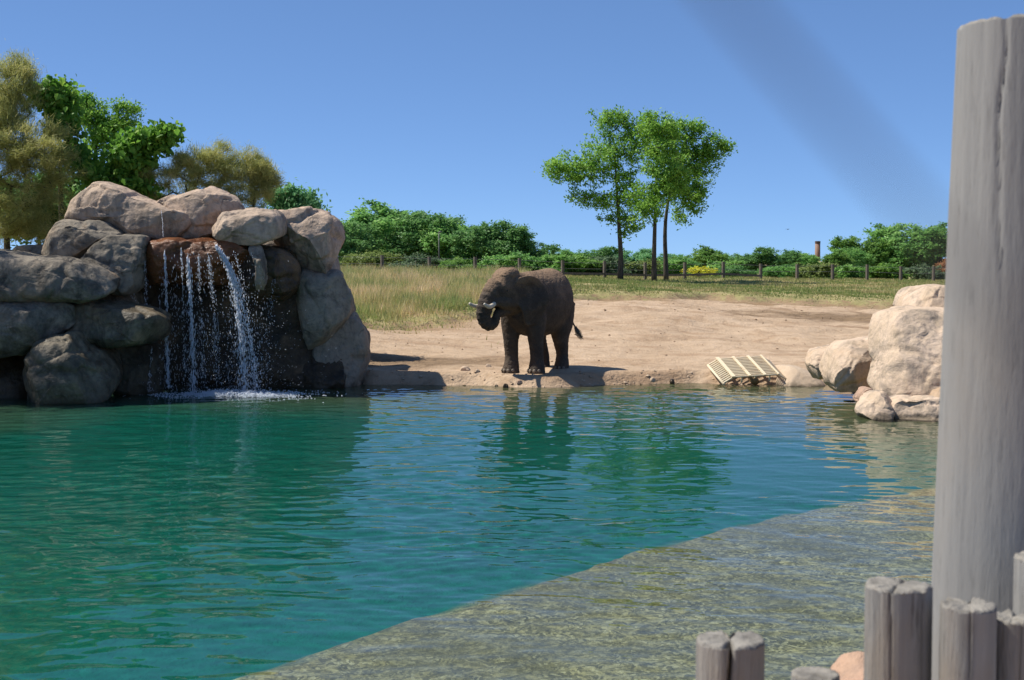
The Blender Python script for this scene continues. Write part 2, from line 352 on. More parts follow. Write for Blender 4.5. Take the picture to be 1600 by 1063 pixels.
g = Mat('ground', 0.95, 0.15); v = g.coords(rnd=False)
n1 = g.noise(v, 0.35, 6, 0.6, 0.5); n2 = g.noise(v, 2.6, 6, 0.65); n3 = g.noise(v, 14, 4, 0.6)
mp = g.n('Mapping'); mp.inputs['Scale'].default_value = (0.30, 0.62, 1); mp.inputs['Rotation'].default_value = (0, 0, 0.12); g.l(v, mp.inputs['Vector'])
n4 = g.noise(mp.outputs[0], 1.1, 5, 0.62, 0.8)
sand = g.mix(g.ramp(n1, [(0.35, 0.0), (0.65, 1.0)]), (0.43, 0.31, 0.205), (0.52, 0.385, 0.265))
sand = g.mix(g.ramp(n4, [(0.48, 0.0), (0.64, 0.75)]), sand, (0.33, 0.215, 0.13))
sand = g.mix(g.ramp(n2, [(0.3, 0.7), (0.5, 0.0)]), sand, (0.30, 0.20, 0.12))
mudc = g.mix(g.ramp(n2, [(0.35, 0.0), (0.6, 1.0)]), (0.15, 0.10, 0.06), (0.23, 0.155, 0.09))
mudf = g.ramp(g.math('ADD', g.attr('mud'), g.math('MULTIPLY', g.math('SUBTRACT', n4, 0.5), 1.3)), [(0.25, 0.0), (0.6, 0.9)])
sand = g.mix(mudf, sand, mudc)
turf = g.mix(g.ramp(n2, [(0.35, 0.0), (0.65, 1.0)]), (0.185, 0.195, 0.065), (0.30, 0.26, 0.115))
turf = g.mix(g.ramp(n1, [(0.42, 0.0), (0.66, 0.7)]), turf, (0.46, 0.36, 0.20))
gf = g.ramp(g.math('ADD', g.attr('grass'), g.math('MULTIPLY', g.math('SUBTRACT', n2, 0.5), 0.9)), [(0.42, 0.0), (0.58, 1.0)])
edge = g.ramp(g.math('ADD', g.attr('grass'), g.math('MULTIPLY', g.math('SUBTRACT', n4, 0.5), 0.7)), [(0.12, 0.0), (0.36, 0.75), (0.6, 0.75), (0.7, 0.0)])
sand = g.mix(edge, sand, (0.25, 0.165, 0.09))
c = g.mix(gf, sand, turf)
c = g.mix(g.attr('wet'), c, (0.20, 0.14, 0.085))
peb = g.n('TexVoronoi', Scale=11.0); wp = g.n('VectorMath', operation='MULTIPLY_ADD'); wn = g.n('TexNoise', Scale=3.5, Detail=4); g.l(v, wn.inputs['Vector']); g.l(wn.outputs[1], wp.inputs[0]); wp.inputs[1].default_value = (0.35, 0.35, 0.35); g.l(v, wp.inputs[2]); g.l(wp.outputs[0], peb.inputs['Vector'])
pcol = g.n('TexVoronoi', Scale=11.0); g.l(wp.outputs[0], pcol.inputs['Vector'])
psm = g.n('TexVoronoi', Scale=31.0); g.l(wp.outputs[0], psm.inputs['Vector']); psv = g.n('RGBToBW'); g.l(psm.outputs[1], psv.inputs[0])
shelf = g.mix(g.ramp(n2, [(0.35, 0.0), (0.62, 1.0)]), (0.25, 0.205, 0.085), (0.50, 0.41, 0.19))
pv = g.n('RGBToBW'); g.l(pcol.outputs[1], pv.inputs[0])
shelf = g.mix(g.ramp(pv.outputs[0], [(0.45, 0.0), (0.85, 0.6)]), shelf, (0.64, 0.52, 0.25))
shelf = g.mix(g.ramp(psv.outputs[0], [(0.3, 0.6), (0.5, 0.0)]), shelf, (0.09, 0.08, 0.045))
shelf = g.mix(g.ramp(psv.outputs[0], [(0.65, 0.0), (0.85, 0.7)]), shelf, (0.74, 0.63, 0.36))
shelf = g.mix(g.ramp(peb.outputs[0], [(0.4, 0.0), (0.8, 0.4)]), shelf, (0.09, 0.08, 0.045))
shelf = g.mix(g.ramp(n1, [(0.45, 0.0), (0.6, 0.6)]), shelf, (0.20, 0.17, 0.08))
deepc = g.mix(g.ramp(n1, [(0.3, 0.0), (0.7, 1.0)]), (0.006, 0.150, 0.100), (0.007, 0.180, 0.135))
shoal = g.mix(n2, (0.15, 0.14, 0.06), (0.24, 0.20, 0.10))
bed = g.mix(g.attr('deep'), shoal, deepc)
bed = g.mix(g.attr('shelf'), bed, shelf)
c = g.mix(g.attr('bed'), c, bed); g.base(c)
g.bump(g.math('ADD', g.math('MULTIPLY', n2, 0.7), g.math('ADD', g.math('MULTIPLY', n3, 0.3), n4)), 0.8, 0.16)
M['ground'] = g.m
gm = mesh('ground', np.stack([X, Y, Z], 1), np.stack([i0, i0 + 1, i0 + nx + 1, i0 + nx], 1), M['ground'], True,
          {'grass': ('POINT', GR), 'wet': ('POINT', wet * (SD > -0.5)), 'mud': ('POINT', np.clip(mud, 0, 1)), 'bed': ('POINT', sstep(0.02, -0.05, SD) if False else 1 - sstep(-0.06, 0.03, SD)),
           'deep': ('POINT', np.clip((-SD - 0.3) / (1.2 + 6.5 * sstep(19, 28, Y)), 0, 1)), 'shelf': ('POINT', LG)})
gobj = obj('ground', gm, kind='structure'); gobj.cycles.is_caustics_receiver = True

# ------------------------------------------------------------------ pond water
wx = ax([(-17, -6, 0.12), (-6, 7, 0.05), (7, 13.01, 0.10)]); wy = ax([(7, 20, 0.04), (20, 39.4, 0.08)])
X, Y = np.meshgrid(wx, wy); X = X.ravel(); Y = Y.ravel(); nx = len(wx)
rngw = np.random.RandomState(3); Zw = np.zeros(len(X))
p = np.stack([X, Y, X * 0], 1)
wx1 = X + 0.5 * perlin(p * 0.4 + 3); wy1 = Y + 0.5 * perlin(p * 0.4 + 13)
for lam, amp, k in ((1.7, .0036, 5), (0.85, .0034, 8), (0.45, .0023, 10), (0.25, .0014, 12), (0.16, .0006, 12)):
    for _ in range(k):
        th = rngw.normal(-1.85, 0.6); f = 2 * math.pi / (lam * rngw.uniform(.75, 1.3))
        Zw += amp / math.sqrt(k) * 1.5 * np.sin(f * (wx1 * math.cos(th) + wy1 * math.sin(th)) + rngw.uniform(0, 6.3))
Zw *= 0.75 + 0.9 * np.clip(fbm(p * 0.16 + 5, 2), -0.6, 0.6)
fall = at(330, 615, 33.6); dr = np.hypot(X - fall[0], (Y - fall[1]) * 1.0)
Zw += 0.010 * np.exp(-dr / 2.2) * np.sin(dr * 9.0) + 0.012 * np.exp(-dr / 1.6) * perlin(p * 4.0)
i0 = (np.arange(len(wy) - 1)[:, None] * nx + np.arange(nx - 1)).ravel()
w = Mat('water'); t = w.t; t.nodes.remove(w.b)
v = w.coords(rnd=False)
nb = w.math('ADD', w.math('MULTIPLY', w.noise(v, 3.0, 3, 0.5), 1.0), w.math('MULTIPLY', w.noise(v, 10.0, 3, 0.6), 0.45))
bp = w.n('Bump', Strength=0.4, Distance=0.02); w.l(nb, bp.inputs['Height'])
fr = w.n('Fresnel', IOR=1.33); pass
tr = w.n('BsdfRefraction', IOR=1.33, Roughness=0.0); tr.inputs[0].default_value = (0.88, 0.98, 0.96, 1)
gl = w.n('BsdfGlossy', Roughness=0.0)
mx = w.n('MixShader'); w.l(fr.outputs[0], mx.inputs[0]); w.l(tr.outputs[0], mx.inputs[1]); w.l(gl.outputs[0], mx.inputs[2]); w.l(mx.outputs[0], w.o.inputs['Surface'])
M['water'] = w.m
wobj = obj('pond_water', mesh('pond_water', np.stack([X, Y, Zw], 1), np.stack([i0, i0 + 1, i0 + nx + 1, i0 + nx], 1), M['water']), kind='structure'); wobj.cycles.is_caustics_caster = True

# ------------------------------------------------------------------ waterfall boulders
RK = 'boulders of the waterfall'
BL = [
 ('A', 'saddle-shaped tan boulder, highest one above the waterfall lip at its upper left', [(114, 346), (121, 320), (136, 298), (150, 288), (178, 289), (207, 300), (237, 318), (264, 329), (287, 339), (298, 355), (298, 378), (250, 380), (200, 374), (180, 356), (160, 347)], 35.0, 1.0, 'rock', .25),
 ('B', 'rounded tan boulder at the top centre behind the waterfall lip', [(238, 318), (262, 302), (285, 295), (317, 293), (347, 299), (372, 311), (386, 330), (372, 345), (348, 374), (338, 382), (294, 380), (290, 345), (265, 330)], 35.6, 1.1, 'rock', .2),
 ('C', 'small loaf-shaped tan boulder perched at the right end of the waterfall lip', [(337, 370), (341, 347), (352, 336), (372, 329), (400, 326), (431, 329), (441, 343), (442, 370), (417, 384), (380, 385), (345, 380)], 34.4, 0.8, 'rock', .25),
 ('D', 'large squarish tan boulder topping the right side of the rockery', [(412, 334), (450, 327), (481, 329), (506, 339), (525, 349), (532, 380), (529, 412), (521, 427), (490, 430), (466, 418), (452, 398), (438, 385), (425, 360)], 35.9, 1.3, 'rock', .1),
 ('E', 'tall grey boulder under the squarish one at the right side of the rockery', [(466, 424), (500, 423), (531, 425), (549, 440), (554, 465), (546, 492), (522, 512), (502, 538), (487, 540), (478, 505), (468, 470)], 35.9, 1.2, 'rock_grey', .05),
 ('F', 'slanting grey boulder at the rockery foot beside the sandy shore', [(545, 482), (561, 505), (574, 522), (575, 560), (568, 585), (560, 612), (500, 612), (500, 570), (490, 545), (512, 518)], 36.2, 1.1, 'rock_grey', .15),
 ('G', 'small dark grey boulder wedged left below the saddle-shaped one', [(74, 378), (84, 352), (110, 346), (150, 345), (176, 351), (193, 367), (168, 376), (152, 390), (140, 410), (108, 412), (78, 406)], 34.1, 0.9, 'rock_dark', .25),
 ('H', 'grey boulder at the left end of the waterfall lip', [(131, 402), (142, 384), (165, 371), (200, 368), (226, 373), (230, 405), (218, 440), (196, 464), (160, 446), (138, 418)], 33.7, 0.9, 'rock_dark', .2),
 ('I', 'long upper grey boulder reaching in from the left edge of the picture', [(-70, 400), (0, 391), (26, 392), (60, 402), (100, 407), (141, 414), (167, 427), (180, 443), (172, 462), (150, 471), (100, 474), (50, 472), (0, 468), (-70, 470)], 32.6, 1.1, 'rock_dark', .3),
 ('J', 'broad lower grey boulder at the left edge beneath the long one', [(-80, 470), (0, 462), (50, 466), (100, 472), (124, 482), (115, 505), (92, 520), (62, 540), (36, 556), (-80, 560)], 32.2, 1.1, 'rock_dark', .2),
 ('K', 'dark wet log-shaped boulder jutting right below the waterfall lip', [(82, 492), (108, 476), (140, 470), (181, 473), (216, 480), (247, 490), (260, 508), (253, 527), (220, 538), (180, 541), (150, 534), (118, 530), (92, 518)], 32.8, 0.9, 'rock_algae', .25),
 ('L', 'round algae-stained boulder standing in the water at the lower left', [(40, 605), (43, 575), (58, 545), (84, 527), (120, 520), (151, 526), (171, 548), (180, 582), (178, 622), (160, 655), (90, 660), (42, 655)], 31.9, 1.1, 'rock_algae', .15),
 ('M', 'rust-brown wet rock slab over which the waterfall spills', [(188, 376), (230, 372), (300, 372), (360, 376), (392, 386), (402, 408), (396, 436), (352, 446), (300, 448), (230, 444), (190, 425)], 34.7, 1.2, 'rock_lip', -.12),
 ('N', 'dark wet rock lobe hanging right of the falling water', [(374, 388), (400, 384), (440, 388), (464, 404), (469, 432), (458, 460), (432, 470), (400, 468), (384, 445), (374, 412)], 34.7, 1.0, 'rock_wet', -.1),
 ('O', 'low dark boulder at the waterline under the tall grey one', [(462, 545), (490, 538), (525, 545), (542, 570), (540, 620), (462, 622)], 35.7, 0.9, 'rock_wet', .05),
 ('P', 'blocky dark boulder between the round one and the falling water', [(165, 545), (185, 532), (225, 533), (246, 545), (250, 580), (252, 632), (165, 638)], 33.8, 0.8, 'rock_algae', .05),
 ('R', 'pale grey rock strip leaning against the dark lobe right of the fall', [(388, 386), (404, 384), (414, 402), (420, 430), (412, 450), (400, 452), (402, 425), (394, 402)], 33.78, 0.35, 'rock_grey', -.05),
 ('U', 'half-hidden dark stone wedged between the two long left boulders and the lip', [(140, 462), (165, 448), (205, 445), (225, 470), (215, 492), (150, 490)], 34.6, 0.8, 'rock_dark', .1),
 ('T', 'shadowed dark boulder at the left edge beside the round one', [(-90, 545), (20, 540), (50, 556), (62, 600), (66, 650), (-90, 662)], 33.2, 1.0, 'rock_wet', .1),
]
for i, (key, label, ol, d, th, mt, lean) in enumerate(BL):
    big = key in 'ABDIJLM'
    boulder('boulder', label, ol, d, th, M[mt], seed=i + 1, lean=lean, group=RK, n=170 if big else 120, m=96 if big else 70)
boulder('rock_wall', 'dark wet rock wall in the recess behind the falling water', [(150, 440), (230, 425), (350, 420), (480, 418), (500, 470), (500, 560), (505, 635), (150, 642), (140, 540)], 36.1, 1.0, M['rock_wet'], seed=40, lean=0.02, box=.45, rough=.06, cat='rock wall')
boulder('rock_wall', 'broad rock mass at the back that carries the top boulders', [(-60, 410), (70, 398), (130, 365), (250, 352), (400, 352), (500, 368), (522, 480), (535, 625), (-60, 650)], 38.2, 1.5, M['rock_grey'], seed=41, lean=0.05, box=.5, cat='rock wall')

# boulders on the opposite shore
RB = [
 ('huge cream boulder with a flat front beside the tall wooden post', [(1360, 622), (1354, 590), (1356, 555), (1361, 520), (1372, 500), (1396, 489), (1426, 481), (1485, 480), (1550, 486), (1580, 520), (1585, 600), (1560, 632), (1475, 628), (1440, 622), (1400, 624), (1378, 616)], 30.3, 1.4, 'rock_cream', .5),
 ('cream boulder on top of the huge one by the tall wooden post', [(1400, 494), (1409, 466), (1424, 449), (1445, 444), (1492, 445), (1545, 455), (1560, 490), (1480, 500)], 31.8, 1.1, 'rock_cream', .35),
 ('sloping cream boulder left of the huge one at the water', [(1284, 592), (1294, 560), (1304, 539), (1318, 530), (1346, 531), (1372, 522), (1380, 560), (1376, 600), (1354, 612), (1335, 613), (1318, 610), (1298, 612)], 32.4, 1.2, 'rock_cream', .4),
 ('smallest upper boulder at the far end of the cream rocks beside the sand', [(1254, 580), (1264, 553), (1275, 541), (1300, 538), (1312, 545), (1302, 570), (1296, 592), (1270, 592)], 34.0, 0.8, 'rock_cream', .35),
 ('low rounded boulder at the waterline under the left corner of the huge cream one', [(1333, 643), (1344, 626), (1360, 612), (1381, 611), (1392, 622), (1392, 645), (1384, 664), (1340, 662)], 28.2, 0.6, 'rock_cream', .6),
 ('long low tan boulder at the waterline under the huge cream one', [(1383, 648), (1398, 627), (1440, 620), (1480, 622), (1540, 630), (1550, 660), (1520, 676), (1400, 672)], 28.0, 0.8, 'rock_cream', 1.0),
 ('fist-like small boulder in the gap between the sloping and huge cream ones', [(1333, 628), (1343, 607), (1360, 604), (1366, 618), (1356, 634)], 29.0, 0.4, 'rock_red', .2),
 ('smooth pale slab lying low on the shore right of the slatted ramp', [(1205, 582), (1217, 572), (1240, 571), (1262, 579), (1280, 592), (1288, 612), (1205, 612)], 36.5, 0.8, 'slab', .9),
]
for i, (label, ol, d, th, mt, lean) in enumerate(RB):
    boulder('boulder', label, ol, d, th, M[mt], seed=60 + i, lean=lean, group='cream boulders on the right shore', n=130, m=76, rough=.015 if mt == 'slab' else .05, facets=4 if mt == 'slab' else 12, creases=0 if mt == 'slab' else 6, grow=1.02, chip=0.0 if mt == 'slab' else 0.55)
boulder('stone_block', 'squared grey stone block behind the boulders under the feathery shrub', [(22, 386), (40, 383), (75, 383), (78, 404), (22, 404)], 36.4, 0.4, M['rock_grey'], seed=80, lean=0, box=.3, cat='stone block', n=60, m=30)

# loose stones on the bank
ST = [(727, 578, 16, 7, 'rock_cream', 'largest pale flat stone on the bank edge left of the elephant'), (763, 573, 9, 4, 'rock_cream', 'small pale stone on the bank near the forefoot'),
      (790, 604, 9, 5, 'rock_wet', 'dark round pebble at the waterline below the elephant'), (776, 605, 7, 4, 'rock_wet', 'smaller dark pebble left of the round one at the waterline'),
      (812, 598, 9, 5, 'rock_red', 'reddish stone in the bank below the forefeet'), (746, 581, 7, 4, 'rock_cream', 'little cream stone beside the largest flat stone'),
      (930, 592, 10, 7, 'rock_cream', 'pale stone at the edge of the elephant shadow'), (963, 590, 7, 4, 'rock_red', 'tan stone on the bank right of the elephant shadow'),
      (1020, 594, 9, 4, 'rock_cream', 'flat cream stone on the bank between the elephant and the ramp'), (668, 590, 8, 4, 'rock_red', 'tan stone on the bank near the rockery shadow'),
      (800, 592, 6, 4, 'rock_cream', 'tiny pale stone under the forefoot'), (1050, 597, 8, 6, 'rock_wet', 'dark stone at the waterline left of the slatted ramp')]
for i, (px, py, wd, ht, mt, lb) in enumerate(ST):
    d = 36.5
    for _ in range(12):
        q = at(px, py, d); d += (q[2] - float(ground_z([q[0]], [q[1]])[0])) * 3.0
        d = min(max(d, 34.8), 40)
    k = wd / 2; h = ht / 2 + 1.5
    boulder('stone', lb, [(px - k, py + 1), (px - k * .7, py - h), (px + k * .3, py - h * 1.1), (px + k, py - h * .3), (px + k * .9, py + h), (px - k * .6, py + h)], d, wd / 2 / F * d, M[mt], seed=90 + i, n=28, m=16, cat='stone', group='stones on the bank', facets=6)

# ------------------------------------------------------------------ elephant
def elephant():
    O = np.array((0.59, 37.25)); a = math.radians(30)
    h = np.array((-math.sin(a), -math.cos(a))); l = np.array((math.cos(a), -math.sin(a)))
    ft = np.array([O + h * a_ + l * b_ for a_, b_ in ((.67, -.35), (.49, .35), (-.88, -.25), (-.86, .36))]); gz = float(ground_z(ft[:, 0], ft[:, 1]).mean()) + .015
    G = Geo(); ang = np.linspace(0, 2 * math.pi, 36, endpoint=False)
    def ell(c, u, v): return np.asarray(c) + np.cos(ang)[:, None] * np.asarray(u) + np.sin(ang)[:, None] * np.asarray(v)
    # trunk of the body
    prof = curve([(1.02, 1.80, .30, .40), (0.85, 1.74, .50, .62), (0.5, 1.76, .63, .82), (0.0, 1.76, .74, .86), (-.45, 1.78, .79, .88), (-.85, 1.84, .74, .85), (-1.12, 1.88, .58, .68), (-1.32, 1.90, .30, .38)], 26)
    G.loft([ell((x, 0, z), (0, hw, 0), (0, 0, hh)) for x, z, hw, hh in prof])
    def limb(pts, n=22, up=None):
        c = curve(pts, 24); G.tube(c[:, :3], c[:, 3], n)
    # legs: x, y, z, r
    limb([(.58, -.30, 1.75, .36), (.62, -.34, 1.25, .29), (.64, -.35, .78, .205), (.62, -.35, .40, .185), (.64, -.35, .17, .215), (.67, -.35, -.06, .25)])
    limb([(.55, .30, 1.75, .36), (.54, .34, 1.25, .29), (.52, .35, .78, .205), (.48, .35, .40, .185), (.47, .35, .17, .215), (.49, .35, -.06, .25)])
    limb([(-.82, -.32, 1.75, .44), (-.76, -.37, 1.2, .35), (-.78, -.33, .85, .24), (-.92, -.26, .45, .175), (-.92, -.25, .17, .20), (-.88, -.25, -.06, .235)])
    limb([(-.84, .32, 1.75, .44), (-.80, .37, 1.2, .35), (-.80, .37, .85, .24), (-.92, .36, .45, .175), (-.90, .36, .17, .20), (-.86, .36, -.06, .235)])
    # head, turned to the animal's right
    ty = math.radians(-24); ct, st = math.cos(ty), math.sin(ty); piv = np.array((0.85, 0, 0))
    def H(p):
        p = np.asarray(p, float) - piv; return np.stack([p[..., 0] * ct - p[..., 1] * st, p[..., 0] * st + p[..., 1] * ct, p[..., 2]], -1) + piv
    nk = curve([(0.55, 2.0, .48, .55), (0.95, 2.05, .44, .54), (1.2, 2.12, .43, .54), (1.42, 2.2, .40, .48), (1.58, 2.2, .33, .38), (1.68, 2.15, .2, .22)], 18)
    G.loft([H(ell((x, 0, z), (0, hw, 0), (-.18 * hh, 0, hh))) for x, z, hw, hh in nk])
    for s in (-1, 1):                                   # twin domes of the forehead, brow, cheek
        c = curve([(1.05, s * .15, 2.50, .20), (1.25, s * .16, 2.50, .21), (1.45, s * .15, 2.38, .18)], 10); G.tube(H(c[:, :3]), c[:, 3], 16)
        c = curve([(1.15, s * .20, 1.85, .22), (1.42, s * .19, 1.84, .20), (1.66, s * .18, 1.84, .13), (1.80, s * .20, 1.80, .10)], 10); G.tube(H(c[:, :3]), c[:, 3], 16)
        c = curve([(1.38, s * .33, 2.18, .07), (1.50, s * .30, 2.22, .085), (1.60, s * .22, 2.2, .07)], 8); G.tube(H(c[:, :3]), c[:, 3], 12)
    c = curve([(1.1, 0, 1.75, .24), (1.35, 0, 1.62, .19), (1.55, 0, 1.53, .11), (1.62, 0, 1.50, .05)], 10); G.tube(H(c[:, :3]), c[:, 3], 18)     # lower jaw
    c = curve([(1.50, 0, 2.20, .34), (1.70, 0, 2.02, .275), (1.88, 0, 1.78, .23), (1.96, 0, 1.55, .20), (1.93, 0, 1.36, .178), (1.80, .01, 1.25, .158), (1.66, .03, 1.30, .135), (1.60, .05, 1.44, .115), (1.56, .05, 1.58, .095)], 110)
    ring = 1 + 0.055 * np.sin(np.arange(110) * 0.95) * sstep(8, 20, np.arange(110))
    G.tube(H(c[:, :3]), c[:, 3] * ring, 26)             # curled trunk with rings
    # ears: folded flaps
    for s in (-1, 1):
        E = np.array([(1.24, 2.40), (1.04, 2.50), (0.78, 2.50), (0.48, 2.38), (0.30, 2.10), (0.30, 1.75), (0.44, 1.45), (0.68, 1.22), (0.86, 1.20), (0.98, 1.42), (1.10, 1.70), (1.22, 1.95), (1.28, 2.2)])
        for _ in range(2):
            q = np.roll(E, -1, 0); E = np.stack([E * .75 + q * .25, E * .25 + q * .75], 1).reshape(-1, 2)
        cc = np.array((.85, 1.95)); flare = 0.5 if s < 0 else 0.30
        def lay(k, off):
            e = cc + (E - cc) * k; out = .36 + flare * np.clip((1.2 - e[:, 0]), 0, 1) ** 0.8 * 0.75 + 0.05 * np.sin(e[:, 1] * 7 + e[:, 0] * 3) - 0.10 * np.clip(1.7 - e[:, 1], 0, 1)
            return H(np.stack([e[:, 0], s * (out + off), e[:, 1]], 1))
        rings = [lay(k, -.035) for k in (.15, .5, .8, 1.0)] + [lay(k, .035) for k in (1.0, .8, .5, .15)]
        G.loft(rings)
    tl = curve([(-1.20, .0, 2.15, .12), (-1.36, .08, 1.85, .07), (-1.36, .24, 1.52, .05), (-1.30, .46, 1.26, .038), (-1.24, .62, 1.08, .030)], 20)
    G.tube(tl[:, :3], tl[:, 3], 10)
    V, Fc = G.out()
    tmp = bpy.data.objects.new('tmp', mesh('tmp', V, Fc)); COL.objects.link(tmp)
    r = tmp.modifiers.new('r', 'REMESH'); r.mode = 'VOXEL'; r.voxel_size = 0.022
    s_ = tmp.modifiers.new('s', 'SMOOTH'); s_.factor = 0.5; s_.iterations = 5
    dg = bpy.context.evaluated_depsgraph_get(); me = bpy.data.meshes.new_from_object(tmp.evaluated_get(dg))
    bpy.data.objects.remove(tmp)
    me.polygons.foreach_set('use_smooth', np.ones(len(me.polygons), bool))
    co = np.zeros(len(me.vertices) * 3, np.float32); me.vertices.foreach_get('co', co); co = co.reshape(-1, 3).astype(float)
    nr = np.zeros(len(me.vertices) * 3, np.float32); me.vertices.foreach_get('normal', nr); nr = nr.reshape(-1, 3)
    dsp = 0.012 * fbm(co * 2.2, 2) - 0.011 * np.maximum(0, 0.12 - np.abs(perlin(co * np.array((5, 5, 9.0))))) / 0.12 - .006 * np.maximum(0, 0.12 - np.abs(perlin(co * np.array((6, 6, 20.0)) + 9))) / 0.12
    co = co + nr * dsp[:, None]; co[:, 2] = np.maximum(co[:, 2], -0.03)
    me.vertices.foreach_set('co', co.astype(np.float32).ravel()); me.update()
    k = Mat('elephant_hide', 0.85, 0.25); v = k.coords(rnd=False)
    n1 = k.noise(v, 1.6, 5, 0.6, 0.4); n2 = k.noise(v, 16, 5, 0.65)
    wv = k.n('TexVoronoi', feature='DISTANCE_TO_EDGE', Scale=16.0); k.l(k.coords((1, 1, 1.7), rnd=False), wv.inputs['Vector'])
    c = k.mix(k.ramp(n1, [(0.35, 0.0), (0.65, 1.0)]), (0.055, 0.042, 0.032), (0.095, 0.072, 0.053))
    geo = k.n('NewGeometry'); sx = k.n('SeparateXYZ'); tc = k.n('TexCoord'); k.l(tc.outputs['Object'], sx.inputs[0])
    dust = k.ramp(k.math('ADD', k.math('MULTIPLY', sx.outputs[2], 0.37), k.math('MULTIPLY', k.math('SUBTRACT', n1, 0.5), 0.5)), [(0.74, 0.0), (0.95, 0.9)])
    c = k.mix(k.ramp(k.noise(v, 3.5, 6, .7), [(0.5, 0.0), (0.68, 0.5)]), c, (0.15, 0.11, 0.078))
    c = k.mix(dust, c, (0.26, 0.17, 0.105))            # dried dust thrown on the head and back
    c = k.mix(k.ramp(wv.outputs[0], [(0.0, 0.45), (0.12, 0.0)]), c, (0.035, 0.028, 0.022))
    k.base(c); k.bump(k.math('ADD', wv.outputs[0], k.math('MULTIPLY', n2, 0.8)), 0.7, 0.02)
    me.materials.clear(); me.materials.append(k.m)
    root = obj('elephant', None, None, (O[0], O[1], gz), 'dark brown elephant at the water edge with its trunk curled into its mouth', 'elephant')
    root.rotation_euler = (0, 0, math.atan2(h[1], h[0])); root.scale = (1.0, 0.97, 1.01)
    me.name = 'body'; obj('body', me, root)
    iv = Mat('ivory', 0.4, 0.5); iv.base(iv.mix(iv.noise(iv.coords(), 6), (0.46, 0.40, 0.30), (0.62, 0.56, 0.45)))
    for s in (-1, 1):
        c = curve([(1.68, s * .20, 1.86, .062), (1.84, s * .25, 1.76, .06), (1.98, s * .30, 1.72, .054), (2.10, s * .335, 1.75, .046), (2.17, s * .345, 1.79, .036), (2.19, s * .345, 1.80, .015)], 20)
        T = Geo(); T.tube(H(c[:, :3]), c[:, 3], 14); V, f = T.out(); obj('tusk', mesh('tusk', V, f, iv.m), root)
    nl = Mat('toenail', 0.6, 0.3); nl.base((0.20, 0.165, 0.125)); T = Geo(); T.tube([(-.012, 0, 0), (-.006, 0, 0), (.006, 0, 0), (.012, 0, 0)], (.02, .042, .042, .02), 10); V, f = T.out(); nm = mesh('toenail', V, f, nl.m)
    for fx, fy, fr_ in ((.67, -.35, .245), (.49, .35, .245), (-.88, -.25, .225), (-.86, .36, .225)):
        for ta in (-.8, -.27, .27, .8):
            o = obj('toenail', nm, root, (fx + math.cos(ta) * fr_, fy + math.sin(ta) * fr_, .055)); o.rotation_euler = (0, -.25, ta)
    ey = Mat('eye', 0.15, 0.5); ey.base((0.01, 0.006, 0.004))
    for s in (-1, 1):
        T = Geo(); c = curve([(1.46, s * .365, 2.12, .01), (1.475, s * .37, 2.12, .03), (1.49, s * .365, 2.12, .01)], 7); T.tube(H(c[:, :3]), c[:, 3], 10); V, f = T.out(); obj('eye', mesh('eye', V, f, ey.m), root)
    hr = Mat('tail_hair', 0.7); hr.base((0.20, 0.155, 0.11)); T = Geo(); rg = np.random.RandomState(5)
    for _ in range(70):
        s0 = np.array((-1.25, .60, 1.10)) + rg.normal(0, .018, 3); e = s0 + np.array((.03, .20, -.30)) * rg.uniform(.7, 1.1) + rg.normal(0, .02, 3); m_ = (s0 + e) / 2 + rg.normal(0, .035, 3)
        T.tube([s0, m_, e], (.007, .006, .002), 4)
    V, f = T.out(); obj('tail_tuft', mesh('tail_tuft', V, f, hr.m), root)
elephant()

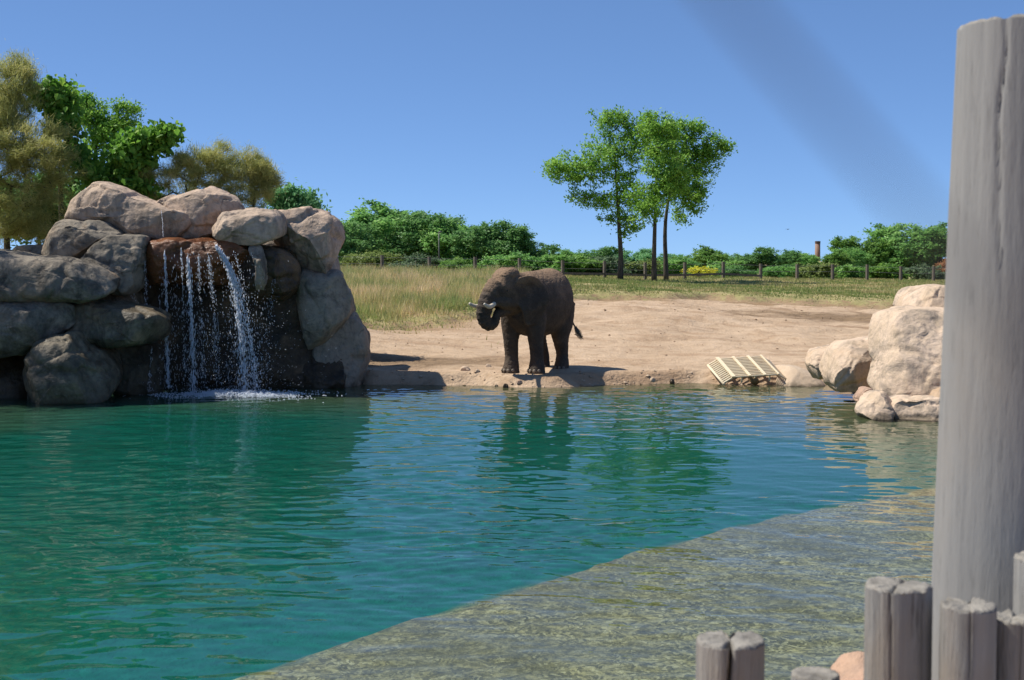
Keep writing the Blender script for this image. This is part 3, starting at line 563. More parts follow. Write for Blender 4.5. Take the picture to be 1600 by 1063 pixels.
# ------------------------------------------------------------------ slatted ramp at the shore
def ramp():
    k = Mat('cream_metal', 0.5, 0.4); v = k.coords()
    rust = k.ramp(k.noise(v, 4, 6, 0.7, 0.5), [(0.56, 0.0), (0.75, 0.8)])
    k.base(k.mix(rust, (0.74, 0.62, 0.42), (0.34, 0.17, 0.07)))
    A, B, Dn = at(1121, 561, 37.0), at(1179, 561, 37.0), at(1146, 590, 35.7)
    ux = (B - A) / np.linalg.norm(B - A); uy = (Dn - A); Ln = np.linalg.norm(uy); uy = uy / Ln; ux = ux - uy * (ux @ uy); ux /= np.linalg.norm(ux); uz = np.cross(ux, -uy); uz *= np.sign(uz[2])
    R = np.stack([ux, uy, uz], 1); Wd = np.linalg.norm(B - A) * 1.22
    root = obj('slatted_ramp', None, None, A, 'cream slatted metal ramp with rusty bars sloping from the shore into the water', 'ramp')
    N = 13; h = .17
    prof = [(-.25, -h), (-.23, -h + .03), (-.02, -.02), (.04, 0), (Wd - .04, 0), (Wd + .02, -.02), (Wd + .23, -h + .03), (Wd + .25, -h)]
    G = Geo(); G.tube([(x, 0, z) for x, z in prof], .026, 8, up=(0, 1, 0)); V, f = G.out(); ms = mesh('slat', V @ R.T, f, k.m)
    for i in range(N):
        obj('slat', ms, root, R @ np.array((0, .03 + (Ln - .06) * i / (N - 1), 0)))
    for x, wd in ((.0, .05), (Wd * .36, .036), (Wd * .70, .036), (Wd, .02)):
        G = Geo(); G.box((x, Ln / 2, .03), (wd, Ln / 2 + .03, .012)); V, f = G.out(); obj('strap', mesh('strap', V @ R.T, f, k.m, False), root)
    for x, z in ((-.245, -h), (Wd + .245, -h)):
        G = Geo(); G.tube([(x, -.02, z), (x, Ln + .02, z)], .035, 8); V, f = G.out(); obj('bottom_rail', mesh('bottom_rail', V @ R.T, f, k.m), root)
    for x in (Wd * .2, Wd * .5, Wd * .82):
        G = Geo(); G.box((x, Ln - .05, -h / 2), (.02, .02, h / 2), ); V, f = G.out(); obj('brace', mesh('brace', V @ R.T, f, k.m, False), root)
    fl = Mat('float_drum', 0.6); fl.base((0.22, 0.14, 0.06))
    G = Geo(); G.tube([(Wd * .5, Ln - .30, -.16), (Wd * .5, Ln - .02, -.16)], (.10, .10), 14); V, f = G.out(); obj('float', mesh('float', V @ R.T, f, fl.m), root)
ramp()

# ------------------------------------------------------------------ falling water
dm = Mat('falling_water', 0.15, 0.5); dm.b.inputs['Base Color'].default_value = (0.92, 0.95, 1.0, 1)
tl = dm.n('BsdfTranslucent'); tl.inputs[0].default_value = (0.9, 0.94, 1.0, 1); mx = dm.n('MixShader'); mx.inputs[0].default_value = 0.5
dm.l(dm.b.outputs[0], mx.inputs[1]); dm.l(tl.outputs[0], mx.inputs[2]); dm.l(mx.outputs[0], dm.o.inputs['Surface'])
M['drops'] = dm.m
OCT = np.array([(1, 0, 0), (-1, 0, 0), (0, 1, 0), (0, -1, 0), (0, 0, 1), (0, 0, -1)], float)
OF = np.array([(0, 2, 4), (2, 1, 4), (1, 3, 4), (3, 0, 4), (2, 0, 5), (1, 2, 5), (3, 1, 5), (0, 3, 5)])
def drops(P, sz, stretch):
    """P (n,3), sz (n,), stretch (n,): one mesh of elongated drops"""
    n = len(P); V = OCT[None] * np.stack([sz, sz, sz * stretch], 1)[:, None, :] + P[:, None, :]
    Fq = OF[None] + (np.arange(n) * 6)[:, None, None]; return V.reshape(-1, 3), Fq.reshape(-1, 3)
rf = np.random.RandomState(11)
fallroot = obj('waterfall', None, None, at(320, 615, 33.5), 'thin white streams of water falling from the brown rock lip into the pond', 'waterfall'); fb = at(320, 615, 33.5)
STREAMS = [  # control pixels, distance, count, spread m, size, droop of the stretch
 ([(257, 392), (259, 440), (261, 520), (263, 606)], 33.45, 420, .030, .0085, 4.5),
 ([(283, 386), (284, 420), (287, 500), (289, 600)], 33.4, 170, .035, .0065, 3.5),
 ([(293, 402), (296, 440), (300, 520), (303, 612)], 33.35, 720, .050, .0095, 4.0),
 ([(310, 396), (312, 440), (315, 520), (317, 600)], 33.35, 230, .05, .0065, 3.0),
 ([(325, 396), (330, 440), (337, 520), (342, 606)], 33.35, 330, .07, .006, 3.0),
 ([(338, 386), (352, 408), (366, 450), (377, 520), (384, 612)], 33.3, 1300, .070, .011, 3.2),
 ([(350, 398), (370, 440), (384, 500), (396, 560), (400, 610)], 33.3, 520, .07, .010, 2.0),
 ([(366, 394), (378, 440), (392, 520), (400, 590)], 33.3, 150, .09, .0085, 1.6),
 ([(208, 408), (209, 440), (211, 480), (212, 520)], 33.5, 90, .05, .006, 3.0),
 ([(226, 404), (228, 440), (229, 480), (230, 500)], 33.5, 120, .05, .006, 3.0),
 ([(252, 506), (258, 520), (261, 560), (263, 608)], 33.2, 260, .025, .007, 4.0),
 ([(238, 540), (236, 560), (234, 590), (233, 612)], 33.1, 90, .03, .006, 3.0),
 ([(430, 436), (425, 470), (422, 500), (420, 540)], 33.6, 110, .10, .005, 2.0),
]
for ctrl, d, n, sp, sz, stx in STREAMS:
    n = int(n * 1.7); sz *= .78; sp *= 1.15; stx *= 1.35
    c = curve([at(x, y, d) for x, y in ctrl], 200); t = rf.uniform(0, 1, n) ** 0.9
    clump = (np.sin(t * 47 + rf.uniform(0, 6)) * .5 + .5) * .9 + .35; t = t[(perlin(np.stack([t * 26, t * 0 + d + sp * 9, t * 0], 1)) + rf.normal(0, .22, n)) > -.12]; n = len(t); clump = clump[:n]
    P = c[(t * 199).astype(int)] + rf.normal(0, 1, (n, 3)) * (sp * (0.22 + 0.8 * t) * clump)[:, None] * np.array((1, .6, .8))
    V, f = drops(P, sz * rf.uniform(.55, 1.5, n), stx * rf.uniform(.5, 1.6, n))
    G = Geo(); G.add(V, f)
    for _ in range(max(3, n // 45)):                     # broken threads of water
        a0 = rf.uniform(0, .9) ** 1.2; a1 = min(1, a0 + rf.uniform(.04, .16)); ii = np.linspace(a0 * 199, a1 * 199, 9).astype(int)
        q = c[ii] + rf.normal(0, 1, 3) * sp * (.2 + .6 * a0) * np.array((1, .6, 0)) + rf.normal(0, .0015, (9, 3))
        G.tube(q, sz * rf.uniform(.4, .8) * np.sin(np.linspace(.15, 3.0, 9)), 5)
    V, f = G.out()
    obj('stream', mesh('stream', V - fb, f, M['drops'], True), fallroot, kind='stuff')
n = 2600; x_ = rf.uniform(248, 404, n); t_ = rf.uniform(0, 1, n) ** .8; x_ = x_[perlin(np.stack([x_ * .09, x_ * 0, x_ * 0], 1)) + rf.normal(0, .2, n) > -.05]; n = len(x_)
P = np.array([at(a_ + (a_ > 335) * 22 * b_ ** .6, 396 + 214 * b_, 33.5) for a_, b_ in zip(x_, t_[:n])]) + rf.normal(0, .1, (n, 3)) * np.array((0, 1, 0))
V, f = drops(P, rf.uniform(.0025, .0065, n), rf.uniform(2, 9, n)); o = obj('curtain', mesh('curtain', V - fb, f, M['drops']), fallroot); o['kind'] = 'stuff'
n = 1100; P = np.stack([rf.normal(at(365, 0, 33.3)[0], .75, n), rf.normal(33.2, .35, n), np.abs(rf.normal(0, 1.1, n))], 1)
P = P[P[:, 2] < 3.2]; n = len(P)
V, f = drops(P, rf.uniform(.003, .0085, n), rf.uniform(.8, 1.8, n)); o = obj('spray', mesh('spray', V - fb, f, M['drops']), fallroot); o['kind'] = 'stuff'
n = 9000; u = rf.normal(0, 1, n); P = np.stack([at(362, 0, 33.3)[0] + u * .82, 33.15 + rf.normal(0, .30, n) * (1 + .3 * np.abs(u)), np.abs(rf.normal(0, .05, n)) * np.exp(-u * u / 2)], 1)
cl = fbm(np.stack([P[:, 0] * 2.2, P[:, 1] * 5, P[:, 0] * 0], 1), 3); P = P[cl + rf.normal(0, .15, n) > -0.02]; n = len(P)
V, f = drops(P, rf.uniform(.005, .024, n), np.full(n, .6)); o = obj('splash', mesh('splash', V - fb, f, M['drops']), fallroot); o['kind'] = 'stuff'
P = np.concatenate([c0 + rf.normal(0, .006, (90, 3)) for c0 in [curve([at(252, 330, 34.05), at(254, 350, 33.95), at(255, 370, 33.9)], 90)]])
P = P[::2]; V, f = drops(P, np.full(45, .006), np.full(45, 3.0)); obj('stream', mesh('stream', V - fb, f, M['drops']), fallroot, kind='stuff')

# ------------------------------------------------------------------ trees
def leaf_mat(name, c1, c2, c3=None, trans=0.35):
    k = Mat(name, 0.5, 0.25); a = k.attr('tint')
    c = k.ramp(a, [(0.0, c1), (0.6, c2), (1.0, c3 or c2)]); k.base(c)
    t = k.n('BsdfTranslucent'); k.l(k.mix(0.6, c, (0.30, 0.42, 0.04), 'MULTIPLY') if False else c, t.inputs[0]); m = k.n('MixShader'); m.inputs[0].default_value = trans
    k.l(k.b.outputs[0], m.inputs[1]); k.l(t.outputs[0], m.inputs[2]); k.l(m.outputs[0], k.o.inputs['Surface']); return k.m
L = {'locust': leaf_mat('leaf_locust', (0.143, 0.301, 0.044), (0.251, 0.469, 0.067), (0.433, 0.635, 0.124), .45),
     'broad': leaf_mat('leaf_broad', (0.122, 0.291, 0.079), (0.245, 0.468, 0.122), (0.425, 0.648, 0.202), .48),
     'dark': leaf_mat('leaf_dark', (0.087, 0.209, 0.065), (0.170, 0.343, 0.102), (0.292, 0.490, 0.158), .48),
     'bright': leaf_mat('leaf_bright', (0.127, 0.281, 0.064), (0.239, 0.450, 0.105), (0.395, 0.605, 0.184), .48),
     'catalpa': leaf_mat('leaf_catalpa', (0.098, 0.230, 0.034), (0.196, 0.402, 0.057), (0.368, 0.540, 0.092), .5),
     'tamarisk': leaf_mat('leaf_tamarisk', (0.288, 0.318, 0.090), (0.504, 0.504, 0.168), (0.720, 0.648, 0.288), .5),
     'blue': leaf_mat('leaf_blue_green', (0.120, 0.302, 0.120), (0.241, 0.484, 0.202), (0.384, 0.624, 0.283), .48),
     'yellow': leaf_mat('leaf_yellow', (0.604, 0.548, 0.044), (0.750, 0.750, 0.072), (0.750, 0.750, 0.116)),
     'red': leaf_mat('leaf_russet', (0.346, 0.158, 0.072), (0.490, 0.244, 0.100), (0.576, 0.316, 0.144)),
     'olive': leaf_mat('leaf_olive', (0.13, 0.19, 0.05), (0.24, 0.31, 0.085), (0.36, 0.42, 0.14), .48),
     'grey_green': leaf_mat('leaf_grey_green', (0.09, 0.15, 0.075), (0.16, 0.24, 0.12), (0.27, 0.35, 0.19), .48),
     'fresh': leaf_mat('leaf_fresh', (0.10, 0.22, 0.045), (0.19, 0.35, 0.07), (0.30, 0.46, 0.11), .48)}
bk = Mat('bark', 0.9, 0.2); v = bk.coords((1, 1, .25)); nn = bk.noise(v, 9, 5, .65); bk.base(bk.ramp(nn, [(0.3, (0.045, 0.036, 0.028)), (0.7, (0.13, 0.11, 0.085))])); bk.bump(nn, .8, .04)
def tree_meshes(kind, trunk, blobs, nn, per, leaf, spread, seed, tip=0.012, attach=0.55, aspect=0.55, shape='kite', droop=0.0, rise=0.25, inner=0.15, upleaf=0.5, maxseg=None):
    """trunk: rows x,y,z,r ; blobs: rows cx,cy,cz,rx,ry,rz,weight. Limbs reach for points spread through the blobs; leaves sit round the twig ends."""
    rg = np.random.RandomState(seed); blobs = np.asarray(blobs, float); wt = blobs[:, 6] / blobs[:, 6].sum(); T = []
    while len(T) < nn:
        b = blobs[rg.choice(len(blobs), p=wt)]; q = rg.normal(size=3); q /= np.linalg.norm(q); r = rg.uniform(inner, 1) ** (1 / 2.2)
        T.append(b[:3] + q * r * b[3:6] * (1 + .16 * rg.normal()))
    T = np.array(T); tp = curve(trunk, 14); k0 = int(14 * attach); nodes = [t[:3] for t in tp]; par = [-1] + list(range(13)); ok = [i >= k0 for i in range(14)]
    top = tp[-1, :3]; order = np.argsort(np.linalg.norm(T - top, axis=1)); tips = []
    for q in T[order]:
        A = np.array(nodes); dist = np.linalg.norm(A - q, axis=1) + 0.9 * np.maximum(0, A[:, 2] - q[2]); dist[~np.array(ok)] = 1e9
        j = int(np.argmin(dist)); mid = (A[j] + q) / 2 + np.array((0, 0, -rise * .25)) * np.linalg.norm(q - A[j]) + rg.normal(0, .05, 3) * np.linalg.norm(q - A[j])
        nodes.append(mid); par.append(j); ok.append(True); nodes.append(q); par.append(len(nodes) - 2); ok.append(True); tips.append(len(nodes) - 1)
    A = np.array(nodes); n = len(A); r2 = np.zeros(n); e = 2.25
    for i in range(n - 1, 13, -1):
        r2[i] = max(r2[i], tip ** e); r2[par[i]] += r2[i]
    rad = r2 ** (1 / e); G = Geo(); G.tube(tp[:, :3], np.maximum(tp[:, 3], 0.01), 10)
    for i in range(14, n):
        a, b = A[par[i]], A[i]; ra = min(max(rad[i], tip), tp[min(par[i], 13), 3] * .62)
        if np.linalg.norm(b - a) > 1e-4:
            G.tube([a - (b - a) * .02, b], (ra, max(tip * .6, ra * .82)), 5)
    V, f = G.out(); tm = mesh('trunk', V, f, bk.m)
    K = len(tips); cen = np.repeat(A[tips], per, 0); back = np.repeat(A[[par[i] for i in tips]], per, 0); m = len(cen)
    s = rg.uniform(0, 1, (m, 1)) ** .6; c = back + (cen - back) * s + rg.normal(0, 1, (m, 3)) * spread * np.array((1, 1, .75)) * (0.35 + .65 * rg.uniform(0, 1, (m, 1)))
    u = rg.normal(size=(m, 3)) ; u[:, 2] -= droop
    if shape == 'needle':
        out = cen - np.array((blobs[:, :3] * wt[:, None]).sum(0)); out /= np.linalg.norm(out, axis=1)[:, None] + 1e-6
        br = np.repeat(rg.normal(size=(K, 3)), per, 0); u = 0.55 * br + .8 * out + 0.8 * rg.normal(size=(m, 3)); u[:, 2] += .5
    u /= np.linalg.norm(u, axis=1)[:, None]; w = rg.normal(size=(m, 3)); hub = (blobs[:, :3] * wt[:, None]).sum(0); og = c - hub; og /= np.linalg.norm(og, axis=1)[:, None] + 1e-6; nrm = 0.75 * w + 0.9 * og + np.array((0, 0, upleaf * 1.5))
    v = np.cross(nrm, u); v /= np.linalg.norm(v, axis=1)[:, None] + 1e-6
    ls = leaf * rg.uniform(.6, 1.35, (m, 1)); u = u * ls * .5; v = v * ls * aspect * .5
    tint = np.clip(np.repeat(rg.uniform(0.1, .75, K), per) + rg.normal(0, .17, m), 0, 1)
    if shape == 'needle':
        Vv = np.stack([c - u + v, c - u - v, c + u], 1).reshape(-1, 3); fc = np.arange(m * 3).reshape(-1, 3)
    elif shape == 'heart':
        nn_ = np.cross(u, v); nn_ /= np.linalg.norm(nn_, axis=1)[:, None] + 1e-9; fold = nn_ * ls * .10
        Vv = np.stack([c - u, c - u * .45 + v + fold, c + u * .25 + v * .8 + fold, c + u * 1.1, c + u * .25 - v * .8 + fold, c - u * .45 - v + fold], 1).reshape(-1, 3)
        b = (np.arange(m) * 6)[:, None]; fc = np.concatenate([b + np.array((0, 1, 2, 3)), b + np.array((0, 3, 4, 5))]); tint = np.tile(tint, 2)
    else:
        Vv = np.stack([c - u, c + v, c + u, c - v], 1).reshape(-1, 3); fc = np.arange(m * 4).reshape(-1, 4)
    cm = mesh('crown', Vv, fc, L[kind], False, {'tint': ('FACE', tint)}); return tm, cm
def place_tree(name, ms, loc, label, cat, group=None, scale=(1, 1, 1), rz=0.0, crown_mat=None):
    root = obj(name, None, None, loc, label, cat, group); root.scale = scale; root.rotation_euler = (0, 0, rz)
    obj('trunk', ms[0], root); obj('crown', ms[1], root); return root
def gz(x, y): return float(ground_z([x], [y])[0])
def pxblob(base, d, px, py, rx, ry, dy=0.0, w=1.0, dep=None):
    q = at(px, py, d) - base; k = d / F; return (q[0], dy, q[2], rx * k, (dep if dep else (rx + ry) / 2 * k), ry * k, w)

# three honey locusts on the bank
def locust(px, py, d, ctrl, blobs, label, seed, nn, per):
    b = at(px, py, d); b[2] = gz(b[0], b[1]) - .03
    tr = [tuple((at(x, y, d) - b)[[0, 1, 2]]) + (r,) for x, y, r in ctrl]; tr[0] = (0, 0, 0, ctrl[0][2])
    ms = tree_meshes('locust', tr, [pxblob(b, d, *k) for k in blobs], nn, per, .19, .30, seed, tip=.017, attach=.42, aspect=.5, rise=.6, inner=.05, upleaf=.6)
    place_tree('locust_tree', ms, b, label, 'tree', 'locust trees on the grassy bank')
locust(969, 443, 92.0, [(969, 443, .22), (970, 400, .165), (968, 365, .14), (966, 330, .11), (963, 285, .08), (961, 240, .05)],
       [(960, 235, 46, 60, 0, 1.5), (905, 265, 46, 34, .3, 1.15), (872, 262, 24, 18, .2, .28), (955, 185, 34, 20, 0, .45), (985, 300, 26, 34, -.3, .6), (925, 310, 36, 14, 0, .35), (1000, 210, 26, 36, .2, .6), (978, 350, 24, 22, 0, .28), (950, 330, 22, 18, 0, .2)],
       'leftmost locust tree with a crown reaching far out to the left over the bank', 21, 440, 42)
locust(1022, 447, 90.0, [(1022, 447, .19), (1022, 400, .15), (1023, 360, .125), (1024, 320, .10), (1026, 270, .07), (1026, 220, .04)],
       [(1030, 235, 34, 52, -1.0, 1.2), (1020, 195, 30, 24, -.6, .45), (1008, 315, 32, 36, -.8, .7), (1045, 285, 30, 34, -1, .7)],
       'middle locust tree whose pale trunk stands closest to the water', 22, 310, 42)
locust(1041, 443, 93.5, [(1041, 443, .19), (1040, 405, .155), (1039, 370, .135), (1041, 335, .11), (1048, 295, .08), (1057, 250, .05)],
       [(1075, 255, 44, 54, .8, 1.5), (1110, 235, 26, 30, .4, .5), (1082, 308, 34, 28, .4, .6), (1062, 335, 20, 16, .2, .16), (1060, 205, 30, 24, .5, .5), (1132, 228, 12, 10, .2, .1), (1090, 195, 16, 12, 0, .14)],
       'rightmost locust tree with a forked trunk and a crown leaning right', 23, 380, 42)

# planting behind the waterfall
def shrub(kind, px, py, d, blobs, label, name, seed, nn, per, leaf, spread, r=.08, group='planting behind the waterfall', th=.8, **kw):
    b = at(px, py, d); b[2] = gz(b[0], b[1]) - .05
    q = at(px, py, d) - b; cz = min(k[1] for k in [(0, z) for z in [pxblob(b, d, *bb)[2] for bb in blobs]])
    tr = [(0, 0, 0, r), (.05, 0, cz * .4, r * .85), (0, .05, cz * .8, r * .7), (.05, 0, max(cz, .5), r * .5)]
    ms = tree_meshes(kind, tr, [pxblob(b, d, *k) for k in blobs], nn, per, leaf, spread, seed, **kw)
    place_tree(name, ms, b, label, 'shrub' if 'shrub' in name else 'tree', group)
nd = dict(shape='needle', aspect=.085, tip=.006, attach=.3, inner=.05)
shrub('tamarisk', 10, 400, 37.5, [(15, 150, 50, 50, 0, 1.0), (30, 105, 28, 22, 0, .3), (20, 230, 80, 60, -.5, 1.6), (80, 250, 50, 60, -.5, 1.2), (50, 340, 75, 55, -.4, 1.2), (-30, 180, 50, 80, 0, .8)],
      'tall feathery olive-gold shrub filling the left edge above the rocks', 'feathery_shrub', 31, 560, 180, .14, .17, r=.12, **nd)
shrub('tamarisk', 290, 400, 38.5, [(300, 258, 42, 28, 0, .9), (240, 286, 40, 30, 0, .9), (340, 250, 30, 34, 0, .8), (320, 300, 50, 28, 0, .7), (365, 270, 22, 30, 0, .4), (215, 300, 24, 20, 0, .3)],
      'feathery gold-green shrub behind the top boulders', 'feathery_shrub', 32, 230, 170, .13, .15, r=.07, **nd)
shrub('tamarisk', 395, 400, 38.8, [(398, 260, 26, 30, 0, .8), (388, 300, 36, 28, 0, .8), (416, 280, 20, 26, 0, .5)],
      'smaller feathery shrub right of the gold-green one, behind the perched boulder', 'feathery_shrub', 33, 140, 160, .13, .14, r=.06, **nd)
ct = dict(shape='heart', aspect=.85, droop=.9, upleaf=.8, tip=.012, attach=.4)
shrub('catalpa', 95, 400, 38.4, [(85, 152, 26, 24, 0, .8), (104, 190, 20, 26, 0, .6), (115, 240, 24, 26, .2, .4), (62, 150, 14, 16, 0, .2)],
      'big-leaved yellow-green tree beside the tall feathery shrub', 'broadleaf_tree', 34, 130, 24, .165, .22, r=.09, **ct)
shrub('catalpa', 215, 400, 38.2, [(225, 222, 34, 22, 0, .9), (255, 212, 18, 12, 0, .35), (205, 250, 34, 30, 0, .9), (190, 285, 40, 18, 0, .5), (145, 265, 26, 20, 0, .4), (215, 290, 24, 14, 0, .3)],
      'big-leaved bright green tree behind the saddle-shaped boulder', 'broadleaf_tree', 35, 210, 24, .16, .21, r=.09, **ct)
shrub('locust', 150, 400, 40.5, [(145, 180, 32, 28, 0, .8), (165, 220, 36, 40, 0, 1.0), (192, 192, 28, 12, 0, .4), (208, 172, 18, 6, 0, .22), (132, 158, 16, 12, 0, .3), (185, 165, 12, 6, 0, .15)],
      'airy fine-leaved tree between the two big-leaved ones', 'fine_leaved_tree', 36, 170, 60, .10, .17, r=.08, aspect=.45, attach=.4, tip=.006)
shrub('blue', 460, 400, 41.0, [(460, 315, 32, 18, 0, .8), (435, 312, 20, 16, 0, .4), (492, 330, 20, 16, 0, .4), (470, 350, 40, 26, 0, .8)],
      'small green tree peeping over the squarish tan boulder', 'small_tree', 37, 120, 60, .14, .20, r=.07, aspect=.5, attach=.4, tip=.007)
shrub('dark', 60, 400, 40.0, [(60, 320, 90, 50, 0, 1), (130, 330, 50, 50, 0, .6), (200, 320, 60, 30, .5, .5)],
      'dark leafy shrub low behind the feathery one at the left', 'leafy_shrub', 38, 260, 60, .17, .22, r=.07, aspect=.6, attach=.2)

b = np.array((-15.4, 33.6, 0.0)); b[2] = gz(b[0], b[1])
place_tree('feathery_shrub', tree_meshes('tamarisk', [(0, 0, 0, .14), (.1, 0, 2.5, .12), (0, .1, 4, .09), (0, 0, 6, .05)], [(0, 0, 5.5, 2.3, 2.6, 2.6, 1), (.3, -.8, 7.2, 1.8, 2.0, 1.5, .6), (-.5, .5, 3.6, 2.2, 2.4, 1.2, .5)], 330, 120, .17, .17, 39, **nd), b, 'feathery tree just beyond the left picture edge whose shade dapples the boulders', 'tree', 'planting behind the waterfall')

# belt of trees and shrubs beyond the fence
def proto(kind, seed, hgt, rad, nn, per, leaf, spread, low=.18, lobes=9, **kw):
    rg = np.random.RandomState(seed); bl = [(0, 0, hgt * .52, rad * .72, rad * .72, hgt * .38, 1.4)]
    for i in range(lobes):
        a = i * 2.4 + rg.uniform(-.4, .4); r = rad * rg.uniform(.35, .75); z = hgt * rg.uniform(low + .1, .84)
        bl.append((r * math.cos(a), r * math.sin(a), z, rad * rg.uniform(.26, .42), rad * rg.uniform(.26, .42), hgt * rg.uniform(.12, .2), .55))
    return tree_meshes(kind, [(0, 0, 0, .16), (.05, 0, hgt * .15, .14), (0, .06, hgt * .3, .11), (0, 0, hgt * .55, .06)], bl, nn, per, leaf, spread, seed, tip=.014, attach=.3, inner=.45, **kw)
PR = {'b1': proto('broad', 41, 6, 3.0, 420, 46, .24, .27, low=.0, lobes=16), 'b2': proto('broad', 42, 6, 2.7, 400, 46, .23, .26, low=.0, lobes=15), 'd1': proto('dark', 43, 6, 3.0, 420, 46, .24, .27, low=.0, lobes=16), 'd2': proto('dark', 44, 6, 2.6, 400, 46, .22, .26, low=.0, lobes=14),
      's1': proto('bright', 45, 2.4, 1.9, 170, 34, .27, .22, low=.05, droop=.3), 's2': proto('bright', 46, 2.2, 2.1, 170, 34, .24, .22, low=.05), 's3': proto('broad', 47, 2.2, 2.0, 180, 36, .20, .22, low=.05), 's4': proto('dark', 48, 2.3, 2.0, 180, 36, .20, .22, low=.05),
      'y': proto('yellow', 49, 1.3, 1.2, 60, 22, .15, .16, low=.05), 'r': proto('red', 50, 3, 1.6, 120, 40, .2, .25), 'f': proto('blue', 51, 6, 3.0, 380, 44, .25, .28, low=.0, lobes=14)}
HP = {'b1': 6, 'b2': 6, 'd1': 6, 'd2': 6, 's1': 2.4, 's2': 2.2, 's3': 2.2, 's4': 2.3, 'y': 1.3, 'r': 3, 'f': 6}
RP = {'b1': 3.0, 'b2': 2.7, 'd1': 3.0, 'd2': 2.6, 's1': 1.9, 's2': 2.1, 's3': 2.0, 's4': 2.0, 'y': 1.2, 'r': 1.6, 'f': 3.0}
BELT = [
 (848, 394, 80, 128, 'b2', 'green tree top just over the elephant back'),
 (1022, 393, 80, 128, 'd2', 'dark tree top between the middle and rightmost locust trunks'),
 (1082, 394, 80, 130, 'b1', 'green tree top behind the yellow bush'),
 (1140, 396, 80, 130, 'd1', 'dark tree top between the rounded tree and the dark one right of the yellow bush'),
 (1232, 393, 84, 130, 'b2', 'green tree top between the tallest dark tree and the chimney'),
 (1330, 388, 84, 130, 'd2', 'dark tree top at the foot of the tall group left flank'),
 (575, 352, 110, 124, 'd1', 'dark tree filling the gap behind the leftmost belt trees'),
 (678, 340, 110, 126, 'd2', 'dark tree right behind the grey pole'),
 (770, 366, 90, 124, 'd1', 'dark tree behind the round one above the tusks'),  # px, top py, width px, distance, kind, label
 (548, 348, 80, 108, 'b1', 'mid green tree right behind the rockery edge, leftmost in the tree belt'),
 (600, 324, 120, 114, 'b2', 'tallest pale green tree left of the grey pole in the belt'),
 (652, 328, 110, 112, 'b1', 'tall bright tree just left of the grey pole behind the fence'),
 (705, 344, 90, 110, 'b2', 'green tree just right of the grey pole behind the fence'),
 (748, 348, 90, 107, 'd1', 'dark round tree in the belt above the elephant tusks'),
 (790, 358, 80, 106, 'd2', 'dark green tree above the elephant head'),
 (826, 380, 64, 108, 'd1', 'dark lower tree where the left tree belt steps down'),
 (580, 392, 90, 100, 's3', 'green shrub behind the fence beside the rockery'),
 (650, 396, 90, 99, 's4', 'dark shrub behind the fence left of the elephant'),
 (720, 400, 90, 98, 's4', 'dark low shrub behind the fence near the elephant trunk'),
 (800, 396, 90, 100, 's3', 'green shrub hidden partly by the elephant head'),
 (858, 396, 80, 101, 's1', 'light green leafy shrub right behind the elephant back'),
 (905, 397, 80, 102, 's1', 'light green leafy shrub right of the elephant rump'),
 (950, 398, 80, 103, 's2', 'bright shrub behind the leftmost locust trunk'),
 (895, 386, 60, 135, 'd2', 'far dark tree showing above the shrubs right of the elephant'),
 (940, 384, 80, 138, 'd1', 'far dark tree behind the leftmost locust trunk'),
 (992, 390, 80, 134, 'f', 'hazy green tree between the locust trunks'),
 (1000, 404, 80, 104, 's3', 'green shrub between the leftmost and middle locust trunks'),
 (1052, 402, 80, 108, 's3', 'green shrub just right of the locust trunks'),
 (1060, 398, 80, 136, 'f', 'hazy green tree right of the locust trunks'),
 (1110, 384, 84, 124, 'b2', 'rounded green tree above the yellow bush'),
 (1166, 392, 84, 122, 'd2', 'dark green tree right of the yellow bush'),
 (1150, 412, 80, 108, 's4', 'dark shrub right of the yellow bush by the fence'),
 (1204, 383, 84, 122, 'd1', 'tallest dark tree in the belt left of the brick chimney'),
 (1215, 414, 80, 109, 's3', 'yellowish green shrub by the fence left of the chimney'),
 (1255, 393, 80, 124, 'b1', 'green tree just left of the brick chimney'),
 (1272, 408, 70, 110, 's2', 'bright green bush under the brick chimney'),
 (1305, 394, 70, 124, 'b2', 'green tree just right of the brick chimney'),
 (1322, 412, 84, 112, 's1', 'light leafy shrub by the fence at the foot of the large right tree'),
 (1350, 362, 80, 136, 'b1', 'left flank tree of the tall group by the wooden post'),
 (1412, 338, 130, 138, 'b1', 'largest spreading tree in the group by the wooden post'),
 (1468, 350, 100, 136, 'b2', 'tall tree nearest the wooden post in the background group'),
 (1385, 410, 84, 114, 's1', 'light green shrub in front of the largest background tree'),
 (1445, 412, 84, 116, 's4', 'dark shrub by the fence close to the wooden post'),
 (1481, 404, 36, 117, 'r', 'russet brown bush beside the wooden post'),
 (1092, 416, 50, 104.5, 'y', 'bright yellow bush at the fence right of the locust trees'),
 (1130, 404, 70, 116, 's2', 'bright shrub behind the yellow bush'),
 (1500, 360, 90, 140, 'd1', 'dark tree half hidden by the wooden post'),
]
rb = np.random.RandomState(77)
